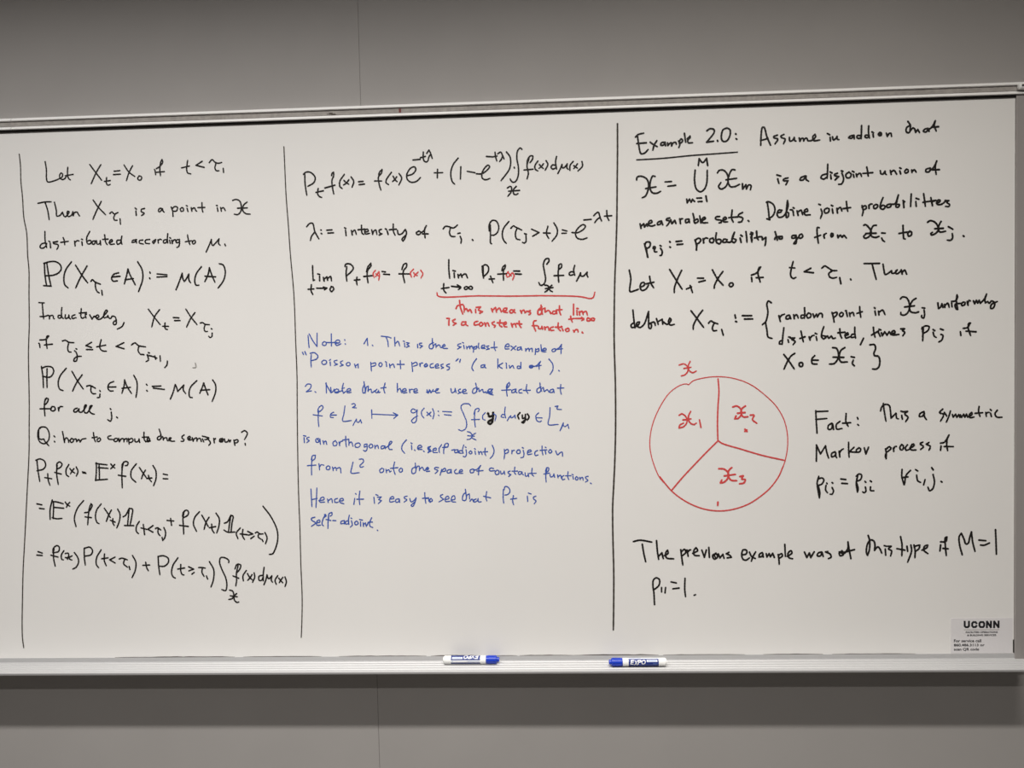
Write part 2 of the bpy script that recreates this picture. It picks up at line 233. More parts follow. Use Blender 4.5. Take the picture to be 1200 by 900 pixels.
INK = """
@handwritten_line|black handwritten line starting with the word Let, top of left column
main|k|1.68
-2227,2262 -2223,2232 -2220,2173 -2193,2175 -2171,2182
-2171,2182 -2152,2192 -2149,2204 -2156,2210 -2163,2199 -2161,2187 -2149,2180 -2137,2187 -2131,2197
-2124,2234 -2126,2199 -2121,2183 -2114,2178
-2137,2197 -2100,2202
-2022,2243 -1997,2208 -1970,2171
-1971,2241 -1995,2205 -2019,2158
-1947,2183 -1949,2158 -1942,2149 -1932,2152
-1958,2166 -1931,2169
-1911,2210 -1885,2212
-1915,2195 -1883,2196
-1865,2236 -1843,2203 -1818,2184
-1826,2232 -1843,2203 -1857,2166
-1797,2186 -1805,2176 -1801,2168 -1790,2168 -1787,2181 -1797,2186
-1724,2206 -1722,2189
-1727,2212 -1725,2210
-1718,2215 -1700,2226 -1688,2243 -1690,2255 -1697,2243 -1702,2211 -1700,2183
-1718,2199 -1682,2201
-1574,2247 -1580,2207 -1576,2192 -1562,2187
-1603,2215 -1567,2222
-1508,2241 -1537,2224 -1500,2214
-1476,2234 -1463,2247 -1450,2235 -1435,2230 -1420,2233
-1445,2233 -1451,2210 -1446,2198 -1433,2197
-1414,2207 -1413,2189
@handwritten_line|black handwritten line starting with the word Then in left column
main|k|1.68
-2269,2078 -2236,2083 -2207,2083
-2235,2080 -2225,2045 -2220,2004
-2192,2080 -2185,2043 -2184,2019 -2171,2020 -2157,2035 -2151,2019 -2145,2014 -2131,2027 -2126,2036 -2133,2038 -2136,2027 -2131,2015 -2115,2021 -2109,2036 -2108,2018 -2102,2031 -2089,2033 -2084,2023 -2079,2016
-2013,2085 -1993,2055 -1959,2018
-1976,2078 -1996,2043 -2018,1999
-1939,2023 -1929,2030 -1919,2020 -1901,2026
-1915,2020 -1922,2000 -1917,1992 -1907,1992
-1893,1997 -1892,1974
-1822,2044 -1816,2038
-1819,2030 -1818,2011
-1779,2040 -1793,2037 -1794,2027 -1781,2019 -1794,2009
-1696,2036 -1709,2039 -1716,2029 -1712,2023 -1699,2033 -1696,2036 -1695,2026 -1690,2022
-1657,2043 -1651,2025 -1650,2001
-1654,2035 -1639,2045 -1628,2040 -1634,2025 -1649,2025
-1616,2032 -1610,2039 -1602,2036 -1602,2025 -1612,2023 -1616,2032
-1585,2036 -1581,2021
-1588,2048 -1583,2045
-1566,2038 -1563,2022
-1564,2030 -1552,2037 -1545,2024 -1541,2021
-1516,2058 -1516,2029 -1513,2016
-1535,2037 -1504,2037
-1447,2034 -1445,2018
-1451,2044 -1446,2043
-1432,2034 -1429,2018
-1430,2029 -1419,2033 -1411,2020
-1376,2064 -1363,2068 -1345,2061 -1338,2038 -1342,2013 -1355,2001 -1371,2003
-1311,2055 -1328,2041 -1332,2018 -1319,2004 -1299,2001
-1355,2029 -1311,2029
@handwritten_line|black handwritten line starting with the word distributed in left column
main|k|1.68
-2242,1951 -2243,1912 -2237,1878
-2242,1900 -2261,1895 -2268,1880 -2256,1876 -2240,1887 -2236,1897
-2220,1897 -2219,1877
-2226,1907 -2221,1904
-2189,1903 -2206,1901 -2204,1896 -2184,1890 -2184,1880 -2191,1869
-2206,1902 -2185,1905
-2159,1921 -2155,1910 -2153,1889
-2171,1900 -2136,1904
-2107,1904 -2105,1883
-2106,1898 -2094,1906 -2086,1904
-2073,1900 -2072,1885
-2074,1912 -2070,1910
-2035,1945 -2050,1917 -2048,1892 -2040,1889 -2030,1896 -2034,1906 -2046,1903
-2034,1891 -2023,1901 -2010,1903 -2016,1888 -2025,1889 -2025,1899
-2005,1903 -2003,1888 -1991,1890 -1988,1903 -1987,1884
-1967,1929 -1963,1894 -1956,1884
-1977,1908 -1952,1909
-1948,1892 -1932,1899 -1934,1906 -1945,1900 -1943,1886 -1924,1886
-1888,1920 -1892,1898 -1889,1885
-1895,1903 -1911,1901 -1910,1885 -1898,1888 -1892,1900
-1821,1903 -1840,1899 -1843,1891 -1830,1892 -1823,1902 -1822,1888
-1793,1900 -1807,1898 -1809,1888 -1791,1882
-1761,1902 -1780,1899 -1781,1887 -1762,1883
-1733,1901 -1748,1891 -1744,1883 -1736,1893 -1733,1901
-1723,1900 -1722,1885
-1723,1895 -1713,1902 -1707,1899
-1677,1925 -1680,1902 -1679,1884
-1680,1899 -1695,1897 -1699,1887 -1689,1884 -1680,1896
-1670,1896 -1667,1882
-1669,1907 -1665,1905
-1660,1896 -1658,1881 -1654,1893 -1644,1898 -1642,1891
-1625,1898 -1637,1896 -1640,1885 -1627,1886 -1625,1898 -1625,1880 -1630,1866 -1638,1863
-1587,1917 -1583,1889 -1578,1874
-1598,1887 -1569,1891
-1562,1891 -1567,1881 -1561,1876 -1552,1883 -1555,1892 -1562,1891
-1505,1839 -1489,1871 -1479,1894 -1479,1876 -1474,1867 -1463,1875 -1444,1896 -1447,1875 -1440,1867
-1419,1872 -1416,1864
@handwritten_line|first formula with a double struck P in left column
main|k|1.83
-2251,1809 -2251,1758 -2246,1709
-2240,1811 -2234,1757 -2225,1706
-2254,1808 -2225,1815 -2198,1814 -2178,1800 -2174,1782 -2187,1764 -2212,1754 -2246,1752
-2259,1708 -2224,1705
-2125,1812 -2152,1778 -2163,1745 -2161,1710 -2146,1695
-2107,1796 -2080,1751 -2055,1716
-2054,1791 -2085,1743 -2111,1694
-2039,1722 -2032,1729 -2021,1719 -1996,1708
-2018,1719 -2019,1696 -2012,1675 -2003,1669
-1991,1680 -1989,1659
-1910,1757 -1933,1750 -1943,1732 -1936,1720 -1917,1721
-1941,1739 -1904,1741
-1866,1773 -1872,1748 -1885,1707
-1866,1773 -1858,1748 -1835,1701
-1881,1725 -1843,1729
-1820,1804 -1801,1767 -1800,1726 -1821,1671
-1766,1756 -1764,1751
-1768,1730 -1766,1726
-1733,1747 -1688,1742
-1734,1733 -1688,1734
-1649,1674 -1633,1709 -1618,1747 -1616,1724 -1610,1710 -1599,1723 -1588,1743 -1588,1715 -1581,1704
-1529,1774 -1554,1742 -1562,1709 -1556,1692 -1544,1692
-1493,1768 -1500,1738 -1516,1707
-1493,1768 -1482,1733 -1470,1703
-1514,1731 -1466,1727
-1447,1785 -1431,1780 -1421,1752 -1430,1711 -1456,1677
@handwritten_line|black handwritten line starting with the word Inductively
main|k|1.68
-2285,1632 -2260,1630
-2269,1630 -2268,1594 -2266,1558
-2282,1569 -2262,1569 -2241,1573 -2239,1557 -2236,1570 -2222,1572 -2220,1560 -2216,1557
-2179,1607 -2182,1582 -2179,1561 -2173,1558
-2183,1571 -2196,1572 -2198,1562 -2189,1559 -2182,1570
-2164,1574 -2165,1558 -2152,1561 -2148,1573 -2146,1558 -2141,1555
-2119,1573 -2133,1568 -2133,1557 -2115,1560
-2089,1600 -2092,1564 -2086,1556 -2076,1561
-2100,1580 -2066,1582
-2072,1571 -2069,1558
-2071,1576 -2066,1574
-2051,1571 -2041,1552 -2030,1565 -2025,1563
-2030,1563 -2017,1557 -2009,1562 -2013,1570 -2022,1565 -2017,1551 -2001,1552 -1985,1567 -1968,1587 -1973,1591 -1985,1574 -1985,1557 -1972,1559
-1972,1559 -1967,1566 -1964,1556 -1954,1553 -1948,1563 -1933,1558 -1930,1545 -1931,1527 -1942,1525 -1943,1535 -1928,1545
-1894,1533 -1903,1516 -1926,1504
-1779,1590 -1759,1561 -1728,1520
-1728,1587 -1752,1556 -1767,1510
-1705,1527 -1707,1509 -1703,1499 -1695,1497
-1717,1512 -1690,1511
-1666,1550 -1641,1548
-1661,1536 -1636,1536
-1607,1586 -1585,1550 -1559,1516
-1566,1570 -1588,1542 -1607,1506
-1544,1522 -1533,1524 -1521,1516 -1502,1514
-1522,1515 -1527,1495 -1522,1484 -1512,1484
-1494,1496 -1491,1494
-1491,1476 -1493,1461 -1501,1456 -1507,1462
@handwritten_line|black handwritten line with an inequality between two taus in left column
main|k|1.76
-2290,1443 -2289,1429
-2294,1448 -2291,1447
-2288,1463 -2262,1465 -2245,1480 -2253,1480 -2258,1460 -2256,1424
-2268,1440 -2230,1443
-2183,1456 -2169,1459 -2154,1450 -2130,1447
-2154,1449 -2160,1422 -2156,1407 -2145,1405
-2122,1420 -2118,1418
-2048,1447 -2075,1433 -2049,1424
-2073,1415 -2044,1414
-2003,1458 -2011,1424 -2002,1409 -1981,1405
-2025,1426 -1983,1433
-1899,1442 -1935,1426 -1899,1415
-1864,1431 -1848,1440 -1830,1427 -1799,1421
-1830,1425 -1834,1404 -1827,1391
-1787,1395 -1782,1393
-2129,1411 -2121,1403 -2117,1382 -2123,1364 -2134,1364 -2131,1375 -2117,1384 -2098,1385
-1793,1385 -1788,1362 -1799,1355
-1824,1388 -1808,1386
-1790,1383 -1764,1376
-1764,1376 -1749,1369
-1758,1379 -1755,1364
-1734,1379 -1733,1355
-1701,1355 -1704,1337 -1714,1326
@stray_mark|small faint grey pen mark in left column
main|g|1.32
-1573,1343 -1571,1324 -1585,1322
@handwritten_line|second formula with a double struck P in left column
main|k|1.76
-2286,1343 -2281,1295 -2281,1247
-2286,1334 -2265,1342 -2236,1337 -2230,1317 -2248,1294 -2283,1298
-2260,1332 -2263,1290 -2264,1246
-2171,1332 -2200,1299 -2211,1268 -2206,1239 -2190,1231
-2145,1318 -2122,1276 -2096,1237
-2098,1301 -2125,1266 -2146,1228
-2079,1249 -2064,1252 -2039,1239
-2059,1248 -2060,1226 -2053,1215 -2039,1214
-2019,1228 -2017,1224
-2019,1212 -2022,1197 -2032,1196
-1953,1268 -1974,1258 -1981,1240 -1973,1226 -1957,1225
-1978,1243 -1944,1243
-1902,1274 -1906,1246 -1917,1214
-1902,1274 -1893,1246 -1873,1212
-1915,1236 -1876,1240
-1859,1294 -1846,1266 -1846,1229 -1853,1194
-1802,1252 -1799,1248
-1802,1224 -1799,1221
-1775,1242 -1735,1243
-1770,1234 -1720,1227
-1694,1183 -1681,1211 -1669,1248 -1662,1231 -1659,1217 -1647,1228 -1630,1245 -1633,1223 -1623,1207
-1569,1264 -1599,1235 -1607,1207 -1604,1190 -1593,1188
-1538,1253 -1547,1229 -1558,1206
-1538,1253 -1529,1223 -1520,1198
-1554,1220 -1512,1222
-1496,1265 -1484,1243 -1485,1212 -1502,1169
@handwritten_line|black handwritten line reading for all j
main|k|1.76
-2277,1189 -2271,1197 -2261,1195 -2267,1178 -2278,1168
-2268,1199 -2277,1186 -2281,1155 -2280,1118
-2301,1150 -2249,1150
-2244,1160 -2252,1147 -2245,1139 -2231,1144 -2233,1157 -2244,1160
-2216,1154 -2214,1139
-2213,1149 -2207,1158 -2195,1158
-2127,1150 -2141,1145 -2144,1134 -2133,1133 -2119,1147 -2120,1134 -2109,1131 -2090,1151 -2084,1163 -2089,1164 -2096,1144 -2092,1128 -2083,1128 -2064,1151 -2058,1160 -2066,1159 -2071,1136 -2062,1125 -2049,1121
-1974,1145 -1971,1141
-1970,1129 -1969,1103 -1976,1088 -1988,1095
-1946,1106 -1942,1103
@handwritten_line|black handwritten question starting with Q and a colon
main|k|1.68
-2299,1067 -2313,1054 -2317,1020 -2307,997 -2286,991 -2267,1009 -2264,1040 -2277,1064 -2299,1067 -2310,1059 -2313,1041 -2313,1015
-2309,1013 -2301,1010 -2290,1012 -2286,1002 -2268,981
-2242,1025 -2238,1021
-2241,1001 -2239,998
-2201,1044 -2197,1018 -2194,995 -2192,1008 -2184,1016 -2176,1008 -2174,995
-2160,1013 -2168,1002 -2161,994 -2151,1002 -2155,1011 -2160,1013
-2150,1007 -2139,1010 -2137,997 -2126,1007 -2121,995 -2112,1007 -2093,1011
-2057,1037 -2054,1008 -2049,995
-2064,1014 -2040,1017
-2030,1013 -2041,1005 -2039,996 -2028,999 -2025,1008 -2030,1013
-1976,1022 -1990,1017 -1988,1007 -1964,1004
-1956,1009 -1964,1001 -1956,994 -1945,1001 -1948,1009 -1956,1009
-1940,1009 -1938,993 -1929,1006 -1919,1007 -1917,993 -1914,1003 -1903,1008 -1902,993
-1895,1008 -1893,982
-1892,1003 -1879,1008 -1874,1000 -1882,990 -1893,990
-1866,1005 -1864,992 -1851,994 -1846,1005 -1844,989
-1822,1035 -1822,1002 -1815,990
-1831,1012 -1802,1013
-1811,994 -1797,1001 -1800,1009 -1808,1004 -1807,991 -1794,995
-1751,1047 -1745,1026 -1743,1005
-1744,1018 -1759,1011 -1761,1001 -1750,1000 -1742,1011 -1736,1013 -1734,998 -1731,1005 -1718,1008 -1715,995 -1705,997 -1697,1007 -1705,1007 -1708,997 -1695,992 -1682,992
-1637,1019 -1647,1012 -1646,1004 -1638,999 -1642,991 -1652,991
-1621,1001 -1608,1006 -1611,1013 -1621,1006 -1617,996 -1600,998
-1600,1006 -1596,990 -1592,1000 -1580,1005 -1579,990 -1575,1000 -1563,1002 -1559,988
-1553,1000 -1548,987
-1553,1013 -1549,1011
-1545,1011 -1524,1004 -1535,997 -1543,997
-1527,999 -1517,981 -1525,970
-1501,1001 -1499,981
-1500,994 -1493,1001
-1475,988 -1464,993 -1461,1001 -1474,996 -1472,985 -1459,988 -1461,998 -1451,995
-1451,998 -1449,984 -1436,987 -1433,995 -1428,984 -1424,992
-1409,992 -1405,969
-1408,989 -1394,994 -1389,987 -1399,979 -1408,982
-1372,1027 -1358,1034 -1346,1022 -1352,1007 -1360,994
-1358,976 -1357,968
@handwritten_line|black formula with a double struck E below the question
main|k|1.76
-2327,916 -2324,867 -2318,818
-2332,915 -2313,921 -2292,911 -2287,890 -2299,874 -2329,867
-2279,853 -2278,824 -2271,800
-2293,835 -2261,829
-2235,884 -2234,897 -2221,906 -2210,896 -2216,883 -2233,873
-2233,891 -2237,855 -2232,803
-2246,858 -2216,850
-2178,893 -2192,870 -2191,846 -2181,838
-2174,875 -2164,862 -2152,854
-2155,874 -2165,862 -2172,850
-2144,882 -2137,861 -2145,840
-2116,859 -2103,855
-2114,854 -2100,852
-2049,899 -2051,857 -2056,818
-2037,894 -2037,857 -2038,821
-2052,896 -2000,889
-2041,877 -1996,873
-2057,820 -2001,823
-1982,893 -1974,882 -1964,874
-1964,890 -1973,880 -1983,871
-1931,874 -1929,889 -1915,903 -1902,899 -1905,886 -1916,884
-1922,900 -1930,871 -1933,819 -1933,783
-1949,841 -1915,835
-1863,892 -1888,860 -1889,829 -1869,808
-1850,875 -1835,851 -1820,829
-1822,862 -1833,846 -1842,823
-1809,838 -1805,820 -1796,809
-1818,824 -1794,826
-1786,882 -1774,858 -1775,822 -1787,791
-1740,843 -1721,839
-1741,822 -1720,821
@handwritten_line|black formula inside tall brackets in left column
main|k|1.76
-2336,715 -2313,710
-2325,694 -2303,691
-2263,732 -2275,688 -2277,643
-2258,722 -2259,688 -2263,646
-2266,724 -2245,723 -2213,714
-2258,698 -2211,693
-2267,650 -2248,645 -2221,646
-2202,721 -2195,710 -2182,702
-2182,719 -2192,709 -2198,697
-2116,727 -2147,691 -2163,645 -2157,608
-2114,671 -2095,675 -2077,706 -2082,712 -2091,691 -2102,615
-2113,652 -2083,648
-2035,710 -2057,682 -2064,649 -2057,625 -2048,620
-2021,690 -2007,669 -1995,648
-1988,682 -2002,658 -2014,630
-1983,642 -1984,624 -1978,611
-1995,635 -1973,626
-1959,686 -1949,663 -1953,631 -1966,600
-1935,650 -1923,657 -1905,688 -1910,652 -1915,615
-1905,688 -1890,685 -1894,652 -1903,615
-1930,610 -1887,609
-1860,628 -1875,604 -1875,581 -1866,572
-1842,614 -1838,567
-1853,598 -1827,591
-1797,608 -1822,591 -1799,578
-1786,594 -1777,598 -1761,587
-1774,593 -1775,574 -1766,561
-1757,553 -1756,545
-1747,598 -1740,577 -1745,551 -1755,539
-1714,640 -1711,608
-1731,631 -1700,628
-1658,649 -1654,667 -1639,677 -1630,669 -1634,654 -1653,643
-1651,669 -1657,638 -1656,607 -1656,568
-1674,608 -1634,602
-1579,669 -1602,643 -1609,612 -1596,579
-1569,653 -1555,627 -1541,600
-1536,643 -1551,619 -1561,588
-1525,611 -1524,587 -1515,571
-1536,595 -1507,600
-1503,661 -1489,636 -1492,602 -1503,571
-1466,615 -1452,621 -1435,651 -1441,620 -1448,579
-1435,651 -1425,646 -1431,615 -1437,574
-1469,583 -1453,574 -1419,574
-1394,592 -1413,568 -1406,543
-1382,585 -1385,557 -1376,539
-1395,565 -1363,561
-1360,576 -1337,564 -1358,559
-1347,543 -1331,554
-1325,569 -1317,573 -1304,564 -1290,564
-1309,564 -1313,551 -1300,540
-1295,538 -1291,529
-1281,570 -1272,545 -1280,519
-1286,690 -1252,643 -1225,581 -1224,534 -1239,488 -1250,472 -1264,470
@handwritten_line|lowest black formula of left column, ending in an integral
main|k|1.76
-2341,494 -2321,487
-2347,478 -2322,476
-2271,487 -2268,508 -2251,521 -2240,514 -2244,494 -2261,489
-2265,510 -2269,466 -2263,426
-2281,477 -2248,468
-2219,497 -2232,476 -2230,457 -2223,455
-2213,484 -2199,485 -2197,473 -2205,462 -2203,457
-2213,465 -2200,465 -2181,473
-2200,468 -2192,457 -2183,454
-2170,488 -2155,465 -2152,444 -2165,420 -2181,412
-2123,507 -2124,464 -2121,430
-2123,507 -2096,512 -2084,495 -2093,477 -2121,471
-2044,499 -2066,464 -2069,432 -2059,417
-2029,480 -2031,448 -2023,426
-2043,458 -2013,462
-1980,465 -2006,453 -1981,438
-1961,456 -1949,460 -1923,452
-1936,454 -1941,434 -1924,418
-1916,421 -1913,407
-1898,471 -1884,441 -1888,404 -1904,370
-1838,440 -1834,414 -1827,401
-1852,426 -1820,427
-1779,463 -1778,419 -1774,382
-1779,466 -1755,469 -1733,458 -1732,439 -1752,421 -1773,421
-1687,459 -1712,423 -1719,387 -1711,370 -1703,366
-1675,428 -1676,397 -1670,382 -1662,380
-1690,407 -1658,412
-1639,417 -1616,406 -1639,398
-1625,383 -1614,391
-1593,413 -1578,413 -1562,410
-1575,412 -1578,391 -1569,372
-1558,374 -1553,360
-1542,440 -1523,401 -1527,354 -1539,323
-1453,434 -1452,444 -1468,456 -1489,457 -1495,437 -1486,405 -1469,364 -1465,332 -1472,306 -1489,311
-1425,405 -1414,426 -1398,423 -1402,405 -1415,389
-1410,420 -1419,384 -1419,353 -1424,327
-1435,373 -1409,362
-1373,397 -1389,373 -1388,350
-1368,383 -1358,365 -1347,355
-1347,378 -1356,365 -1368,352
-1337,386 -1335,367 -1346,343
-1290,411 -1295,383 -1296,349
-1298,375 -1315,370 -1315,352 -1304,352 -1295,370
-1294,331 -1285,351 -1278,377 -1274,362 -1269,359 -1256,372 -1259,351 -1254,343
-1229,372 -1242,351 -1237,333
-1225,361 -1217,351 -1207,340
-1206,364 -1216,351 -1223,340
-1196,366 -1190,345 -1197,322
-1453,308 -1439,303 -1435,282 -1443,269 -1459,265
-1421,292 -1432,282 -1432,261 -1420,251 -1413,253
-1451,282 -1419,277
@handwritten_line|black formula with exponentials at top of middle column
main|k|1.78
-1047,2167 -1047,2127 -1041,2077
-1053,2169 -1042,2178 -1022,2177 -1001,2154 -1008,2131 -1035,2116
-989,2105 -992,2081 -984,2069 -974,2065
-1000,2088 -966,2094
-927,2160 -925,2169 -918,2174 -918,2158 -926,2139 -925,2109 -920,2079
-959,2106 -914,2117
-870,2163 -891,2133 -891,2110 -882,2102
-873,2137 -863,2127 -851,2119
-850,2139 -863,2124 -875,2117
-840,2151 -829,2131 -837,2106
-807,2129 -787,2130
-805,2116 -781,2118
-717,2157 -712,2169 -701,2179 -704,2164 -718,2147 -716,2117 -709,2090
-736,2130 -705,2129
-660,2165 -682,2136 -685,2121 -674,2112
-653,2148 -644,2132 -636,2124
-637,2145 -647,2132 -656,2125
-626,2159 -615,2139 -628,2109
-593,2148 -566,2155 -551,2174 -557,2186 -575,2180 -592,2153 -589,2131 -572,2119 -549,2123 -531,2139
-563,2216 -531,2218
-516,2249 -517,2222 -512,2209 -502,2206 -495,2213
-529,2225 -507,2230
-501,2243 -491,2257 -485,2245 -477,2220
-483,2240 -492,2226 -495,2216
-455,2172 -457,2135
-470,2157 -433,2157
-363,2218 -387,2188 -397,2151 -391,2116 -381,2105
-352,2180 -355,2127
-324,2159 -290,2152
-284,2147 -260,2147 -235,2163 -225,2177 -232,2183 -247,2171 -260,2146 -258,2127 -243,2120 -225,2125
-238,2221 -214,2219
-200,2238 -198,2219 -193,2200
-213,2218 -191,2221
-188,2231 -175,2238 -168,2225 -161,2208
-166,2222 -174,2205 -181,2197
-150,2238 -134,2214 -137,2167 -176,2114
-117,2170 -116,2167
-82,2247 -88,2253 -100,2243 -105,2211 -99,2171 -100,2136 -111,2110 -123,2105 -133,2113 -136,2120
-61,2173 -58,2200 -45,2217 -35,2216 -37,2202 -48,2188
-52,2205 -61,2176 -56,2141 -62,2118
-74,2157 -35,2159
-13,2194 -26,2175 -26,2160 -14,2151
-7,2179 1,2169 10,2161
11,2181 1,2169 -9,2162
23,2194 30,2178 18,2153
69,2211 64,2187 68,2156
66,2172 51,2175 44,2165 51,2157 65,2162
73,2137 86,2161 92,2176 93,2161 103,2163 115,2178 113,2160 119,2154
141,2187 127,2170 126,2149
143,2169 151,2163 159,2157
159,2176 150,2164 143,2156
179,2185 181,2166 161,2145
-149,2081 -137,2088 -131,2083 -133,2064 -148,2045
-110,2087 -123,2072 -121,2054 -111,2051 -103,2056
-144,2067 -96,2069
@handwritten_line|black line defining lambda as intensity
main|k|1.78
-1046,1938 -1032,1952 -1019,1952 -1010,1916 -993,1883
-1011,1913 -1026,1894 -1031,1877
-983,1922 -981,1921
-982,1907 -979,1905
-956,1920 -933,1921
-951,1907 -926,1908
-872,1919 -870,1894
-876,1929 -871,1926
-846,1916 -842,1896
-842,1908 -831,1917 -824,1898
-800,1937 -798,1902 -791,1897
-816,1918 -785,1920
-785,1907 -770,1911 -775,1920 -786,1912 -783,1899 -765,1901
-755,1916 -751,1896 -747,1908 -737,1915 -732,1895
-711,1917 -722,1913 -719,1902 -709,1897 -722,1892
-686,1909 -682,1894
-694,1919 -689,1916
-658,1938 -658,1906 -651,1890
-676,1914 -645,1916
-640,1910 -636,1893 -621,1895 -605,1914 -600,1899 -608,1874 -616,1862 -621,1870 -606,1887
-544,1905 -556,1898 -553,1890 -542,1890 -537,1900 -546,1905
-537,1897 -524,1904 -511,1927 -519,1912 -518,1874
-529,1892 -504,1891
-437,1911 -426,1922 -411,1920 -391,1914 -373,1926
-405,1913 -409,1892 -402,1878 -385,1876
-372,1889 -362,1891
-362,1876 -357,1861 -360,1846
-309,1861 -306,1857
-228,1922 -228,1882 -228,1842 -224,1840
-233,1897 -233,1922 -220,1941 -202,1939 -191,1916 -196,1891 -211,1878 -226,1877
-146,1935 -170,1905 -176,1876 -169,1851 -159,1840
-138,1905 -127,1915 -115,1909 -90,1896
-110,1906 -118,1884 -114,1859 -99,1854
-76,1879 -72,1877
-78,1880 -70,1878
-72,1872 -73,1844 -81,1839 -88,1842
-47,1899 -14,1883 -42,1868
25,1909 18,1877 28,1856
5,1881 34,1879
52,1923 66,1895 63,1870 42,1844
88,1892 108,1886
86,1877 105,1877
130,1879 155,1878 183,1894 189,1907 178,1912 155,1895 145,1875 152,1855 174,1848 195,1854
183,1932 215,1934
226,1949 236,1959 246,1964 253,1944 260,1925
254,1942 240,1932 230,1919
283,1970 285,1943 292,1927
273,1946 304,1947
@handwritten_line|black line with two limits and small red symbols
main|k|1.85
-1025,1765 -1025,1734 -1024,1699
-1024,1699 -1018,1701
-995,1717 -995,1697
-1003,1728 -994,1725
-978,1712 -975,1696
-975,1704 -962,1714 -959,1699
-960,1706 -945,1715 -942,1696
-879,1757 -876,1767 -856,1768 -842,1751 -852,1734 -870,1719
-871,1757 -875,1727 -873,1693
-827,1709 -830,1693 -827,1675
-839,1696 -814,1698
-783,1732 -777,1752 -763,1769 -763,1757 -778,1737 -781,1712 -778,1683
-796,1711 -755,1714
-714,1731 -699,1729
-707,1719 -681,1717
-625,1738 -616,1760 -604,1764 -604,1750 -617,1733 -620,1713 -614,1680
-638,1719 -592,1717
-1033,1681 -1035,1653 -1028,1638
-1048,1661 -1022,1662
sub:red_symbol|r|1.56
-743,1737 -754,1724 -750,1706
-742,1722 -732,1713
-732,1727 -736,1718 -743,1710
-728,1732 -726,1713 -730,1693
-573,1738 -587,1722 -583,1703
-573,1723 -566,1712 -556,1709
-553,1724 -565,1714 -572,1704
-541,1732 -532,1716 -541,1698
main|k|1.85
-1010,1665 -987,1664 -965,1664
-979,1669 -965,1664 -974,1657
-976,1667 -964,1664 -972,1660
-943,1670 -950,1658 -944,1648 -933,1658 -936,1668 -945,1671
-415,1775 -416,1733 -413,1693
-393,1716 -392,1696
-398,1727 -387,1724
-376,1709 -374,1694
-374,1701 -363,1711 -358,1696
-358,1704 -343,1711 -334,1693
-268,1743 -267,1719 -263,1690
-268,1741 -254,1749 -241,1740 -242,1718 -263,1696
-264,1739 -264,1699
-232,1698 -228,1685 -222,1669
-238,1685 -215,1686
-181,1721 -177,1736 -166,1746 -166,1736 -174,1721 -175,1679
-200,1706 -162,1707
-129,1718 -103,1717
-122,1705 -96,1703
-440,1671 -441,1643 -431,1629
-451,1649 -418,1653
-406,1658 -365,1652
-380,1663 -365,1652 -376,1642
-330,1650 -340,1655 -349,1650 -345,1642 -332,1648 -322,1656 -313,1650 -317,1642 -327,1645 -335,1653
sub:red_symbol|r|1.63
-153,1716 -162,1703 -158,1691
-152,1710 -145,1701 -140,1698
-138,1709 -145,1700 -153,1693
-134,1710 -128,1698 -135,1679
main|k|1.85
17,1744 27,1758 25,1768 12,1766 2,1744 6,1712 10,1677 2,1657 -12,1652 -20,1665
68,1727 71,1740 81,1743 81,1729 71,1720
70,1732 66,1705 68,1664
48,1693 90,1693
139,1735 134,1713 139,1692
136,1706 123,1708 114,1701 118,1693 135,1696
146,1667 158,1688 164,1702 165,1690 175,1687 193,1704 192,1692 196,1683
7,1652 17,1651 25,1641 19,1631 6,1622
37,1651 27,1641 29,1629 39,1623
9,1637 42,1641
@underbracket|flat red bracket under the second limit
main|r|1.63
-471,1631 -469,1619 -457,1613 -290,1613
-290,1613 -139,1608 11,1606 161,1598 206,1589 218,1594 225,1616
@handwritten_line|red handwritten line starting with this means
main|r|1.85
-372,1594 -369,1566 -359,1535
-388,1559 -382,1571 -372,1574
-372,1574 -357,1576 -352,1563 -353,1543
-352,1550 -342,1558 -335,1545 -326,1554 -319,1539
-302,1554 -301,1539
-299,1562 -279,1564 -289,1551 -271,1543 -284,1536
-231,1555 -226,1540
-227,1547 -213,1560 -209,1539
-208,1547 -196,1557 -188,1539
-183,1544 -166,1546 -163,1556 -176,1554 -178,1541 -161,1536
-133,1545 -145,1548 -151,1538 -141,1534 -130,1548 -131,1538 -126,1534
-103,1544 -98,1532
-100,1539 -88,1545 -83,1533 -75,1541
-60,1543 -70,1539 -58,1531 -66,1524
-12,1565 -9,1532
-10,1545 -25,1543 -26,1525 -15,1525 -8,1540
-12,1565 -9,1537 -6,1525
-9,1557 -25,1543 -24,1525 -11,1527 -6,1547 5,1552 5,1537
5,1534 20,1541 27,1536 30,1526 37,1530
53,1538 40,1536 39,1526 50,1526 55,1538 57,1526
69,1560 69,1535 74,1520
55,1542 80,1543
131,1566 130,1519
145,1538 146,1519
145,1547 151,1546
155,1533 157,1518
157,1528 167,1535 172,1520
172,1528 185,1533 191,1516
117,1514 119,1500 124,1488
109,1500 132,1503
137,1503 174,1502
165,1507 175,1500 165,1493
204,1497 192,1505 189,1492 202,1492 212,1503 222,1499 219,1492 209,1494 203,1501
@handwritten_line|red handwritten line starting with is a constant
main|r|1.85
-421,1509 -422,1487
-431,1517 -419,1516
-394,1512 -405,1506 -401,1499 -390,1494 -402,1486
-348,1500 -363,1498 -365,1486 -351,1488 -346,1500 -346,1487 -338,1482
-293,1501 -307,1497 -309,1485 -293,1486
-278,1496 -287,1489 -281,1479 -270,1488 -278,1496
-263,1493 -258,1479
-260,1485 -250,1493 -243,1478
-220,1497 -230,1492 -227,1485 -215,1479 -220,1473
-194,1504 -197,1481 -187,1474
-207,1492 -177,1491
-180,1484 -167,1487 -169,1495 -179,1489 -176,1476 -165,1473
-145,1488 -140,1472
-140,1481 -130,1487 -124,1472
-110,1497 -109,1479 -102,1469
-122,1487 -99,1484
